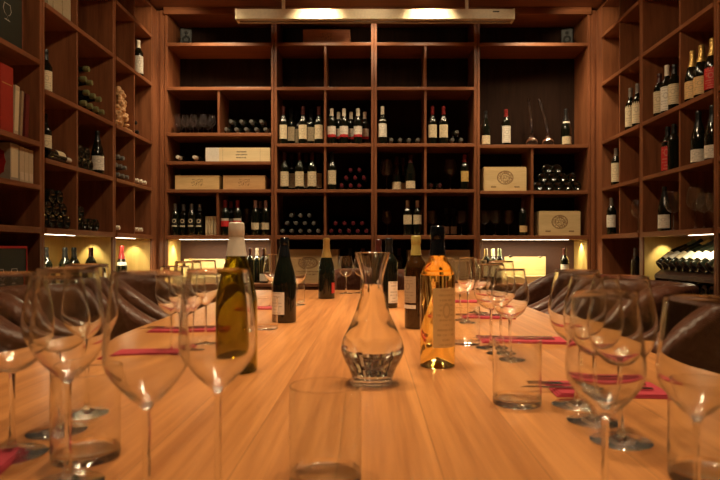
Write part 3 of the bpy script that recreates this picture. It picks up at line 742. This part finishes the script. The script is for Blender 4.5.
# column C
z = TBk[2]
bb(382.5, z, 'white-capped bottle with white label standing alone beside the centre post', cap='white', lab='white', labz=(.06, .205), labw=1.1, sh='tall', group=bk, d=.05)
ends('back', [[391.3, 400.2, 409.1, 418]], z, 'lying grey-capped bottle right of the white-capped bottle on the upper shelf', 'silver')
for i, px in enumerate((432.5, 443.5)): bb(px, z, f'red-capped bottle with pale label on the upper shelf, {["left","right"][i]} of the pair', cap='red', lab='cream', labz=(.055, .165), labw=1.15, sh='tall', group=bk, d=.05)
ends('back', [[452.6, 461.4], [457]], z, 'lying grey-capped bottle right of the pair of red caps', 'silver')
z = TBk[1]
bglass(386.6, z, 'wine glass beside the centre post on the middle shelf', 'red', s=1.2)
for i, px in enumerate((396.5, 403, 410.5)): bb(px, z, f'dark bottle with low cream label right of the tall shelf glass, {names3[i]} from left', sh='burgundy', cap='dkred', lab='cream', labz=(.012, .075), group=bk, labw=1.2, d=(.14, .22, .06)[i])
ends('back', [[431.2, 440]], z, 'lying dark-capped bottle left of the lone shelf glass', 'dkred')
bglass(450.3, z, 'lone wine glass in the cell right of the centre post', 'red', s=1.2)
bb(464.6, z, 'red-capped bottle with gold label at the right end of the middle shelf', cap='red', lab='gold', labz=(.07, .16), group=bk, d=.06)
z = TBk[0]
bglass(387, z, 'wine glass on the lowest back shelf beside the centre post', 'red', s=.95)
for i, px in enumerate((407.5, 417.3)): bb(px, z, f'white-capped bottle with cream label on the lowest shelf, {["left","right"][i]} of the pair', cap='white', lab='cream', labz=(.095, .175), labw=1.2, group=bk, d=.06, s=1.0)
bglass(431.8, z, 'wine glass behind the golden bottle capsule on the lowest shelf, the left one', 'red', s=.95); bglass(461.5, z, 'wine glass right of the grey-labelled bottles on the lowest shelf', 'red', s=.95, d=.08)
for i, px in enumerate((446, 453.5)): bb(px, z, f'short dark bottle with grey-blue label on the lowest shelf, {["left","right"][i]} of two', cap='black', glassm=B_BLACK, lab='grey', labz=(.02, .10), group=bk, d=.18, s=.8)
# column D
z = TD[2]
bb(485.5, z, 'dark bottle with small cream label at the left end of the tall upper cell', sh='burgundy', cap='black', lab='cream', labz=(.01, .085), group=bk, d=.06)
bb(506, z, 'red-capped bottle with tall white label in the tall upper cell', cap='red', lab='white', labz=(.02, .16), labw=1.2, group=bk, d=.05, s=1.03)
bb(566, z, 'dark champagne bottle with silver neck band at the right end of the tall upper cell', sh='champagne', cap='black', lab='cream', labz=(.01, .075), labw=1.1, group=bk, d=.06, extra=[('plainwhite', (.190, .206), 1.2)])
def siphon(px, label, lean):
    x, y = onback(px, .12); t = thing('glass_decanter', label, 'decanter', (x, y, z+.0005), group='glass decanters in the tall cell')
    link('bulb', lathe('bulb', catmull([(.0, .0), (.030, .001), (.045, .012), (.050, .035), (.042, .06), (.020, .078), (.011, .095), (.010, .13)], 3), B_GREEN if False else G_CLEAR, 24), t)
    MB().tube([(0, 0, .12), (lean*.35, 0, .26), (lean, 0, .42)], [.0085, .007, .010], 12).build('long_neck', G_CLEAR, t, smooth=True)
siphon(532, 'glass decanter with long thin neck in the tall upper cell, the left one', -.03); siphon(548, 'glass decanter with long thin leaning neck in the tall upper cell, the right one', -.08)
def crate(x0, x1, zb, h, mat, label, d=.02, depth=.30, lid=False):
    xa, xb = onback(x0, d)[0], onback(x1, d)[0]; c = (xa+xb)/2; w = (xb-xa)/2
    t = thing('wine_crate', label, 'wooden crate', (c, YB+d, zb+.0006+h/2))
    MB().box(-w+.008, w-.008, 0, .010, -h/2, h/2).build('front_board', mat, t, bevel=.001)
    for s in (-1, 1): MB().box(s*w, s*(w-.0078), 0, depth, -h/2, h/2).build('side_board', mat, t, bevel=.001)
    MB().box(-w+.008, w-.008, depth-.01, depth, -h/2, h/2).build('rear_board', mat, t)
    MB().box(-w+.008, w-.008, .0105, depth-.0105, -h/2, -h/2+.008).build('bottom_board', mat, t)
    if not lid: MB().box(-w+.0082, w-.0082, .0105, depth-.0105, h/2-.009, h/2-.001).build('lid', mat, t)
    return t, w
CR = cratemat('crate_crest', (.66, .48, .22), (.80, .62, .33), 'crest')
crate(484, 526.5, TD[1], .205, CR, 'pale wooden wine crate with round burnt crest on the middle shelf')
crate(539, 580.5, TD[0], .208, CR, 'pale wooden wine crate with round burnt crest on the lowest shelf at right')
ends('back', [[538.5, 548, 557.5, 567, 576.5], [543, 552.5, 562, 571.5], [547.5, 557]], TD[1], 'dark bottle heaped base outwards beside the crest crate', None, sh='burgundy', r=.0418, bottom_out=True)
for i, px in enumerate((484.8, 495.5, 508.5)): bglass(px, TD[0], f'wine glass on the lowest right shelf, {names3[i]} from left of three', 'red', s=.98)
bb(523, TD[0], 'dark bottle with low orange label left of the lower crest crate', cap='dkred', lab='orange', labz=(.03, .085), group=bk, d=.06)
# top row
xa, xb = onback(303, .05)[0], onback(350, .05)[0]
t = thing('wooden_case', 'reddish wooden case lying on the top shelf behind the screen case', 'wooden box', ((xa+xb)/2, YB+.05, TBk[4]+.0005+.065))
w = (xb-xa)/2; cm = cratemat('crate_red', (.24, .085, .035), (.36, .14, .06), 'small', ink=(.1, .04, .02))
MB().box(-w, w, 0, .26, -.065, .045).build('case_body', cm, t, bevel=.002); MB().box(-w, w, -.001, .26, .0455, .065).build('lid', cm, t, bevel=.002)
def speaker(px, py0, side):
    x, y = onback(px, .16); z0 = (TA if side == 'left' else TD)[-1]
    t = thing('table_top_speaker', f'small dark grey loudspeaker on the top back shelf at the {side} corner', 'loudspeaker', (x, y, z0), (0, 0, R(18 if side == 'left' else -18)))
    g = plain('speaker_plastic', (.009, .011, .010), .6); g2 = plain('speaker_mesh', (.005, .006, .005), .8)
    MB().box(-.05, .05, -.045, .045, .012, .165).build('speaker_body', g, t, bevel=.01)
    link('speaker_cone', lathe('speaker_cone', [(.036, 0), (.034, .004), (.012, -.004), (0, -.002)], g2, 20), t, (0, -.048, .07), (R(90), 0, 0))
    link('tweeter', lathe('tweeter', [(.016, 0), (.014, .003), (0, .004)], g2, 16), t, (0, -.048, .13), (R(90), 0, 0))
    MB().box(-.04, .04, -.035, .035, .0005, .0115).build('foot', g2, t, bevel=.003)
speaker(186, 0, 'left'); speaker(567, 0, 'right')
# back counter
CO = cratemat('crate_oval', (.50, .34, .16), (.64, .46, .23), 'oval')
crate(278.5, 338, COUNTER, .29, CO, 'large wooden wine crate with oval burnt emblem on the back counter', d=.03)
crate(408, 470, COUNTER, .285, cratemat('crate_plain', (.42, .26, .12), (.54, .36, .17), None), 'large plain wooden crate on the back counter behind the brown bottle', d=.03)
def openbox(x0, x1, h, label, col):
    xa, xb = onback(x0, .06)[0], onback(x1, .06)[0]; c = (xa+xb)/2; w = (xb-xa)/2
    t = thing('presentation_box', label, 'wooden box', (c, YB+.06, COUNTER+.0005))
    m = wood(col[0], col[1], col[2], scale=(3, 6, 20), rough=.5)
    MB().box(-w, w, 0, .20, 0, .06).build('box_tray', m, t, bevel=.002)
    MB().box(-w, w, .17, .185, .0605, h).build('raised_lid', m, t, bevel=.002)
    for s in (-1, 1): MB().box(s*w*.72-.012, s*w*.72+.012, .163, .1695, h-.006, h+.006).build('clasp', STEEL, t, bevel=.001)
openbox(509, 551.5, .225, 'open pale wooden box with two clasps on the right back counter', ('open_box_pale', (.60, .45, .20), (.72, .56, .28)))
openbox(178, 228, .205, 'open pale wooden box with raised lid on the left back counter', ('open_box_pale2', (.60, .47, .25), (.72, .58, .33)))
bb(564.5, COUNTER, 'red-capped dark bottle with white label at the right end of the back counter', cap='dkred', lab='plainwhite', labz=(.02, .16), labw=1.3, group=bk, d=.08)
for i, (px, cp) in enumerate(((482.5, 'white'), (489, 'greenwhite'), (495.5, 'greenwhite'))): bb(px+ (3.5 if i == 0 else 4), COUNTER, f'pale-capped bottle on the back counter left of the open box, {names3[i]} from left', cap=cp, lab='cream', labz=(.06, .15), group=bk, d=(.05, .14, .05)[i], s=.98)
for i, px in enumerate((250, 257, 264)): bb(px, COUNTER, f'dark bottle on the back counter left of the oval-emblem crate, {names3[i]} from left', cap=('dkred', 'grey', 'dkred')[i], lab='white' if i == 2 else None, labz=(.02, .08), group=bk, d=(.06, .15, .06)[i])
for i, px in enumerate((350, 363, 387, 399)): bb(px, COUNTER, f'dark bottle on the shaded back counter behind the decanter, {names3[i]} from left', cap=('black', 'dkred', 'black', 'dkred')[i], group=bk, d=.10)

# ------------------------------------------------------------------ left wall
def lb_(px, z, label, d=.05, face=None, **k):
    x, y = onleft(px, d); a = math.atan2(y, -x)    # towards the camera
    return bottle((x, y, z+.0003), label, rz=(face if face is not None else R(90)-a)*1+R(12), group='bottles on the left wall shelves', **k)
# rotation: local -Y is the label's front; camera lies at (+x,-y)
lb_(45.5, TS[2], 'bottle with pale label partly behind the near post, upper left wall shelf', lab='cream', labz=(.05, .17), d=.13)
lb_(45, TS[1], 'bottle with cream label partly behind the near post, middle left wall shelf', lab='cream', labz=(.04, .17), d=.13)
lb_(97.5, TS[1], 'dark bottle with large white label standing on the left wall beside a dark heap', lab='white', labz=(.03, .125), labw=1.2, sh='burgundy')
lb_(138.5, TS[3], 'bottle with white label on the high left wall shelf near the corner', lab='white', labz=(.03, .17), cap='white')
for px, cp, lb2, sh, lab in ((46, 'black', 'dark bottle on the left counter beside the near post, first from left', 'bordeaux', None), (65, 'black', 'dark bottle on the left counter, second from the near post', 'bordeaux', None), (74, 'black', 'dark bottle on the left counter, third from the near post', 'bordeaux', None), (91, 'dkred', 'dark bottle on the left counter against the lit pale panel', 'bordeaux', None), (121.5, 'red', 'red-topped champagne bottle with white neck label on the left counter', 'champagne', 'white')):
    lb_(px, COUNTER, lb2, cap=cp, sh=sh, lab=lab, d=.12 if px > 60 else .2, extra=[('plainwhite', (.165, .192), 1.2)] if lab else None)
lb_(110, COUNTER, 'slim bottle with white capsule just behind the post on the left counter', cap='white', d=.16)
ends('left', [[3.86, 3.945, 4.03, 4.115], [3.90, 3.985, 4.07], [3.86, 3.945], [3.90]], TS[2]+.0, 'lying olive-foiled bottle in the left wall pile', 'green', sh='champagne', r=.0438, d=.012)
ends('left', [[3.80, 3.884, 3.968], [3.842, 3.926]], TS[1], 'dark bottle lying base outwards beside the white-labelled left wall bottle', None, sh='burgundy', r=.0418, bottom_out=True)
ends('left', [[3.41, 3.495, 3.58, 3.665], [3.4525, 3.5375, 3.6225], [3.495, 3.58]], TS[0], 'dark bottle in the large low left wall heap', None, sh='burgundy', r=.0418, bottom_out=True)
ends('left', [[3.80, 3.885, 3.97, 4.055], [3.8425]], TS[0], 'dark bottle in the small low left wall heap', None, sh='burgundy', r=.0418, bottom_out=True)
ends('left', [[4.34, 4.42, 4.50, 4.58], [4.38, 4.46, 4.54], [4.34, 4.42, 4.50]], TS[1], 'lying grey-capped bottle piled in the far left wall section', 'silver')
ends('left', [[4.70, 4.78, 4.86, 4.94]], TS[1], 'lying white-capped bottle in the last left wall cell', 'white')
ends('left', [[4.70, 4.78], [4.74]], TS[2], 'dark bottle lying in the upper last left wall cell', 'black')
ends('left', [[4.34, 4.42]], TS[0], 'lying pale-capped bottle on the lowest shelf of the far left section', 'white')
ends('left', [[4.70, 4.78, 4.86]], TS[0], 'lying pale-capped bottle on the lowest shelf in the left corner cell', 'white')
# lying cream-capsuled bottle along the shelf
bottle((-XL-.045, 3.42, TS[1]+.0385), 'bottle lying lengthwise on the left wall shelf with its cream capsule to the far side', cap='foil', rot=(R(-90), 0, 0), lab='cream', labz=(.1, .19), labw=1.5)
# cream cartons high up
for i, (ya, yb, hh) in enumerate(((3.445, 3.495, .32), (3.505, 3.60, .36), (3.61, 3.705, .34))):
    t = thing('bottle_carton', f'cream upright bottle carton high on the left wall, {names3[i]} from the near post', 'carton', (-XL-.08, (ya+yb)/2, TS[3]+.0005), group='cream bottle cartons')
    c = (yb-ya)/2; cm = plain('cream_card', (.50, .42, .27), .7)
    MB().box(-.05, .05, -c, c, 0, hh-.02).build('carton_body', cm, t, bevel=.002); MB().box(-.049, .049, -c+.001, c-.001, hh-.0195, hh-.004).build('carton_flap', plain('card_flap', (.45, .38, .25), .7), t, bevel=.001)
# sculpture of gnarled carved wood
def sculpture():
    x, y = onleft(119.7, .075)
    t = thing('carved_sculpture', 'knobbly carved pale wood sculpture on the upper far left wall shelf', 'sculpture', (x, y, TS[2]+.0005))
    bm = bmesh.new(); rnd = random.Random(3)
    for i in range(80):
        h = rnd.random(); zz = .04+h*.26; a = rnd.random()*6.28; rr = .066*(1-h*.5)
        m_ = Matrix.Translation((math.cos(a)*rr*.8, math.sin(a)*rr*1.0, zz)) @ Matrix.Rotation(rnd.random()*3, 4, 'X') @ Matrix.Diagonal((.017, .012, .020, 1))
        bmesh.ops.create_icosphere(bm, subdivisions=2, radius=1, matrix=m_)
    bmesh.ops.create_icosphere(bm, subdivisions=3, radius=1, matrix=Matrix.Translation((0, 0, .15)) @ Matrix.Diagonal((.042, .046, .14, 1)))
    bmesh.ops.create_icosphere(bm, subdivisions=2, radius=1, matrix=Matrix.Translation((0, -.02, .30)) @ Matrix.Diagonal((.022, .03, .035, 1)))
    me = bpy.data.meshes.new('carving'); bm.to_mesh(me); bm.free()
    o = link('carving', me, t); rm = o.modifiers.new('r', 'REMESH'); rm.mode = 'VOXEL'; rm.voxel_size = .004; rm.use_smooth_shade = True
    dg = bpy.context.evaluated_depsgraph_get(); me2 = bpy.data.meshes.new_from_object(o.evaluated_get(dg)); o.modifiers.clear(); o.data = me2
    me2.materials.clear(); me2.materials.append(plain('carved_wood', (.60, .34, .15), .55, bump=.8, bscale=50))
    MB().box(-.07, .07, -.07, .07, 0, .014).build('plinth', plain('carved_plinth', (.4, .22, .1), .6), t, bevel=.003)
sculpture()
# books and boxes in the nearest left section
Z0 = [1.130, 1.362, 1.600, 2.050, 2.50]
def book(y0, y1, z, h, dep, label, cov, spine=None, x=-XL-.03, lean=0, name='book', cat='book', emblem=None):
    t = thing(name, label, cat, (x, (y0+y1)/2, z+.0008+(y1-y0)/2*math.sin(R(abs(lean)))), (R(lean), 0, 0)); c = (y1-y0)/2
    m = MB(); m.box(-dep, 0, -c, -c+.003, 0, h).box(-dep, 0, c-.003, c, 0, h).box(-.003, 0, -c+.003, c-.003, 0, h)
    bm_o = m.build('cover', cov, t)
    MB().box(-dep+.004, -.0035, -c+.0032, c-.0032, .003, h-.003).build('pages', plain('pages', (.6, .52, .38), .8), t)
    if spine: MB().box(.0001, .0010, -c*.8, c*.8, h*spine[1], h*spine[2]).build('spine_print', spine[0], t)
    if emblem: emblem(t, c, h, dep)
    return t
greyc = plain('grey_cloth_cover', (.40, .35, .27), .7); redc = plain('red_cloth_cover', (.40, .035, .02), .6); creamc = plain('cream_cover', (.60, .50, .33), .7); dred = plain('dark_red_cover', (.14, .02, .015), .6)
checks = printed('red_check_spine', (.7, .6, .45), ink=(.5, .08, .03), rows=5, dens=.6, crest=False)
def red_patch(t, c, h, dep):
    def P(m, y): pass
    n = 24; vs = []; 
    for k in range(n):
        a = 2*math.pi*k/n; rr = 1+.09*math.cos(a*8); vs.append((-.058+.033*rr*math.cos(a), -c-.0008, h*.5+h*.36*rr*math.sin(a)))
    vs += [(x, -c-.0001, z) for x, y, z in vs]
    m = MB(); m.v = vs; m.f = [tuple(range(n)), tuple(range(2*n-1, n-1, -1))]+[(i, (i+1) % n, n+(i+1) % n, n+i) for i in range(n)]
    m.build('cover_emblem', plain('red_emblem', (.42, .02, .015), .6), t)
book(3.085, 3.158, Z0[1], .195, .26, 'thick grey book with a red emblem on its cover, left wall', greyc, (LABS['cream'], .1, .9), emblem=red_patch)
for i in range(3): book(3.168+i*.043, 3.208+i*.043, Z0[1], .19-.002*i, .22, f'cream book with red checked spine on the left wall, {names3[i]} from left', creamc, (checks, .08, .30))
goldink = plain('gold_ink', (.6, .35, .1), .4)
book(3.005, 3.110, Z0[2], .345, .24, 'tall thick red book standing on the left wall shelf', redc, (goldink, .72, .735))
book(3.116, 3.154, Z0[2], .265, .22, 'cream book leaning beside the tall red book', creamc, (LABS['cream'], .1, .9), lean=-3)
book(3.170, 3.190, Z0[2], .25, .20, 'thin pale book with worn spine on the left wall', plain('tan_cover', (.36, .26, .16), .7), None, lean=-4)
book(3.212, 3.245, Z0[2], .245, .20, 'dark red book leaning at the end of the book row', dred, None, lean=-4)
def glass_icon(t, x, y, z, s, axis='y'):
    """white outline of a wine glass printed on a box"""
    pts = [(-.30, 1), (-.42, .62), (-.25, .36), (-.05, .28), (-.05, .05), (-.30, 0), (.30, 0), (.05, .05), (.05, .28), (.25, .36), (.42, .62), (.30, 1)]
    n = len(pts); vs = []
    for k, (a, b) in enumerate(pts):
        cx, cz = 0, .5; 
        for sc_ in (1.0, .86): vs.append((a*sc_*s, 0, (cz+(b-cz)*(sc_ if sc_ == 1 else .92))*s))
    fs = [(2*i, 2*((i+1) % n), 2*((i+1) % n)+1, 2*i+1) for i in range(n)]
    me = mesh_from('printed_glass_outline', [(x+v[0], y, z+v[2]) if axis == 'y' else (x, y+v[0], z+v[2]) for v in vs], fs, plain('white_ink', (.60, .58, .52), .6)); link('printed_glass_outline', me, t)
def bigbox(y0, y1, z, h, label, edge, d=.02):
    t = thing('gift_box', label, 'box', (-XL-d, (y0+y1)/2, z+.0005), group='black boxes printed with wine glasses'); c = (y1-y0)/2
    MB().box(-.26, 0, -c, c, 0, h-.012).build('box_body', plain('black_green_card', (.018, .026, .018), .5), t, bevel=.002)
    MB().box(-.262, .002, -c-.002, c+.002, h-.0118, h).build('lid', edge, t, bevel=.001)
    MB().box(.0002, .0030, c-.006, c+.001, .004, h-.012).build('edge_band', edge, t)
    for k, yy in enumerate((-.10, .03, .145)): glass_icon(t, .0009, yy, h*.36+(.01 if k == 0 else 0), h*.26, 'x')
    glass_icon(t, -.10, -c-.0009, h*.36, h*.26, 'y')
bigbox(2.62, 3.175, Z0[3], .33, 'black box printed with white wine glasses on the upper left shelf', plain('brown_edge', (.20, .07, .035), .5))
bigbox(2.70, 3.215, COUNTER, .305, 'black box with bright red edge standing on the left counter', plain('red_edge', (.60, .03, .03), .5))

# ------------------------------------------------------------------ right wall
def rb(px, z, label, d=.05, **k):
    x, y = onright(px, d)
    return bottle((x, y, z+.0003), label, rz=-math.atan2(x, y)-R(12), group='bottles on the right wall shelves', **k)
rb(616, TS[1], 'bottle with pale label beside the divider on the far right wall', lab='cream', labz=(.03, .18), cap='grey')
rb(611.5, TS[0], 'bottle with white label on the lowest shelf in the right corner', lab='white', labz=(.06, .16), labw=1.2, cap='grey')
rb(630.5, TS[2], 'bottle with yellow-cream label near the right corner, left of its pair', lab='cream', labz=(.03, .19), cap='grey', sh='tall', s=1.0)
rb(637.5, TS[2], 'bottle with yellow-cream label near the right corner, right of its pair', lab='cream', labz=(.03, .19), cap='grey', sh='tall')
rb(659.5, TS[2], 'bottle with large white label on the right wall, first from left in its cell', lab='old', labz=(.03, .175), cap='dkred', labw=1.3)
rb(667, TS[2], 'white-capped bottle with rounded white label, second in its right wall cell', lab='white', labz=(.02, .18), cap='white', sh='tall', labw=1.3)
rb(674.3, TS[2], 'bottle with white label beside the divider, last in its right wall cell', lab='old', labz=(.04, .17), cap='black', labw=1.3)
rb(667.5, TS[1], 'bottle with a long red label on the right wall', lab='red', labz=(.01, .20), cap='black', labw=1.2)
rb(673.8, TS[1], 'plain dark bottle behind the red-labelled bottle on the right wall', cap='black')
rb(664.5, TS[0], 'dark bottle with small pale label on the lowest right wall shelf', lab='white', labz=(.02, .11), cap='black', labw=1.1, sh='burgundy')
rb(692.5, TS[2], 'gold-foiled champagne bottle with orange label, first of three on the right wall', sh='champagne', cap='gold', lab='orange', labz=(.02, .125), labw=1.2)
rb(701.5, TS[2], 'gold-foiled champagne bottle with orange label, second of three on the right wall', sh='champagne', cap='gold', lab='orange', labz=(.02, .125), labw=1.2)
rb(712.5, TS[2], 'gold-foiled champagne bottle with red label, third of three on the right wall', sh='champagne', cap='gold', lab='red', labz=(.02, .145), labw=1.2)
rb(698.5, TS[1], 'dark bottle with low white label on the near right wall shelf, left of two', sh='champagne', cap='black', lab='white', labz=(.01, .085), labw=1.1)
rb(712.5, TS[1], 'dark bottle with low white label on the near right wall shelf, right of two', sh='champagne', cap='black', lab='white', labz=(.01, .085), labw=1.1)
def rglass(px, z, label, d=.06, s=1.0):
    x, y = onright(px, d); wineglass(x, y, z+.0003, label, 'red', 20, s, 'wine glasses standing on the shelves')
rglass(695.5, TS[0], 'wine glass on the lowest right wall shelf, first from left', s=1.15); rglass(704, TS[0], 'wine glass on the lowest right wall shelf, second from left', s=.95); rglass(714, TS[0], 'wine glass on the lowest right wall shelf, third from left', s=.9)
rglass(673.2, TS[0], 'wine glass beside the divider on the lowest right wall shelf', s=1.15); rglass(638, TS[0], 'wine glass beside the middle post on the lowest right wall shelf', d=.06, s=1.1)
rb(636, COUNTER, 'dark bottle in the unlit recess of the right counter', cap='grey', d=.12, lab='cream', labz=(.02, .08))
# slanted bottle rack on the right counter
RX = XR+.03
t = thing('bottle_rack', 'slanted two-tier wooden rack of bottles under the lit right wall shelf', 'bottle rack', (RX, 3.72, COUNTER+.0005))
for yy in (3.385, 4.105):
    m = MB(); m.v = [(0, yy-3.72, 0), (.29, yy-3.72, 0), (.29, yy-3.72, .31), (.26, yy-3.72, .31), (0, yy-3.72, .12)]; m.v += [(a, b+.012, c) for a, b, c in m.v]
    m.f = [(4, 3, 2, 1, 0), (5, 6, 7, 8, 9)]+[(i, (i+1) % 5, 5+(i+1) % 5, 5+i) for i in range(5)]; m.build('rack_side', W_DARK, t)
a = R(36)
zt = .122; z2 = zt+.25*math.tan(a)
m = MB(); m.v = [(0, -.32, zt), (.25, -.32, z2), (.25, .372, z2), (0, .372, zt), (0, -.32, zt-.008), (.25, -.32, z2-.008), (.25, .372, z2-.008), (0, .372, zt-.008)]
m.f = [(0, 1, 2, 3), (7, 6, 5, 4), (0, 4, 5, 1), (1, 5, 6, 2), (2, 6, 7, 3), (3, 7, 4, 0)]; m.build('slanted_tier', W_DARK, t)
MB().box(-.008, -.0005, -.335, .385, .095, .1135).build('front_lip', W_DARK, t)
for i in range(8):
    yy = 3.445+i*.0865
    # base at the front, neck up and back
    n = Vector((-math.sin(a), 0, math.cos(a))); q = Vector((RX+.028, yy, COUNTER+.0005+zt+.028*math.tan(a)))+n*.0428
    bottle(q, f'dark bottle slanting on the upper tier of the rack, {["first","second","third","fourth","fifth","sixth","seventh","eighth"][i]} from the near end', sh='burgundy', cap=('black', 'gold', 'black', 'green')[i % 4], rot=(0, R(90)-a, 0), lab='white' if i % 2 == 0 else 'cream', labz=(.05, .12), labw=1.1, group='bottles on the slanted rack', s=.98)
    bottle((RX+.012, yy, COUNTER+.043), f'dark bottle lying on the lower tier of the rack, {["first","second","third","fourth","fifth","sixth","seventh","eighth"][i]} from the near end', sh='burgundy', cap='black', rot=(0, R(90), 0), lab='white', labz=(.05, .12), labw=1.2, group='bottles on the slanted rack', s=.93) if i % 1 == 0 else None
# labels of rack bottles should face up: local -Y is the front, turn bottles about their axis
for o in [o for o in COL.objects if o.get('group') == 'bottles on the slanted rack']:
    o.rotation_mode = 'QUATERNION'
    o.rotation_quaternion = o.rotation_euler.to_quaternion() @ Matrix.Rotation(R(-75), 3, 'Z').to_quaternion()

# ------------------------------------------------------------------ lights
def spot(x, y, z, tx, ty, tz, e, ang=70, blend=.6, col=(1, .75, .46), r=.085):
    L = bpy.data.lights.new('downlight_or_fill', 'SPOT'); L.energy = e; L.spot_size = R(ang); L.spot_blend = blend; L.color = col; L.shadow_soft_size = r
    o = bpy.data.objects.new('downlight_or_fill', L); COL.objects.link(o); o.location = (x, y, z)
    o.rotation_euler = (Vector((tx, ty, tz))-Vector((x, y, z))).to_track_quat('-Z', 'Y').to_euler()
ZL = TOP-.02
for y, e in ((.55, 52), (1.35, 100), (2.15, 135), (2.95, 125)):
    for x in (-.42, .38): spot(x, y, ZL, x*.8, y+.1, .75, e, 70, 1.0)
spot(-.02, 3.6, ZL, 0, 3.4, .75, 100, 60, .8)
for x in (-1.25, -.42, .45, 1.35): spot(x, 4.62 if abs(x) > 1 else 4.58, ZL, x*1.0, 5.10, 1.55, 62, 100, .8)
for y in (1.9, 2.9, 3.9):
    spot(-.55, y, ZL, -1.9, y+.75, 1.6, 24, 88, .7); spot(.6, y, ZL, 2.0, y+.75, 1.6, 24, 88, .7)
for x in (-1.38, 1.46): spot(x, 4.60, ZL-.01, x*1.25, 5.08, 2.72, 15, 75, .5)
for x in (-1.0, 0, 1.0): spot(x, 3.95, ZL, x*.9, 4.75, 2.86, 5 if x else 16, 40, 1)  # added fill spots that brighten the screen case front, not room fixtures
for x in (-1.3, 1.38, 0): spot(x, 4.93, ZL, x, 4.98, 2.0, 12 if x else 16, 120, .6)
w = bpy.data.worlds.new('world'); sc.world = w; w.use_nodes = True
w.node_tree.nodes['Background'].inputs[0].default_value = (1, .62, .35, 1); w.node_tree.nodes['Background'].inputs[1].default_value = .02

# ------------------------------------------------------------------ camera and colour
cd = bpy.data.cameras.new('camera'); cam = bpy.data.objects.new('camera', cd); COL.objects.link(cam)
cam.location = (0, 0, CAMZ); cam.rotation_euler = (R(90), 0, 0)
cd.sensor_width = 36; cd.lens = F/720*36; cd.shift_x = (360-CX)/720; cd.shift_y = (CY-240)/720
cd.clip_start = .02
cd.dof.use_dof = True; cd.dof.focus_distance = 2.5; cd.dof.aperture_fstop = 7.5
sc.camera = cam
sc.view_settings.view_transform = 'Standard'; sc.view_settings.look = 'None'; sc.view_settings.exposure = .18; sc.view_settings.gamma = 1; sc.view_settings.use_curve_mapping = False
c = sc.cycles
c.max_bounces = 20; c.transmission_bounces = 18; c.glossy_bounces = 6; c.diffuse_bounces = 3; c.transparent_max_bounces = 8
c.sample_clamp_indirect = 600; c.caustics_reflective = True; c.caustics_refractive = True; c.blur_glossy = 1.5
c.use_denoising = True
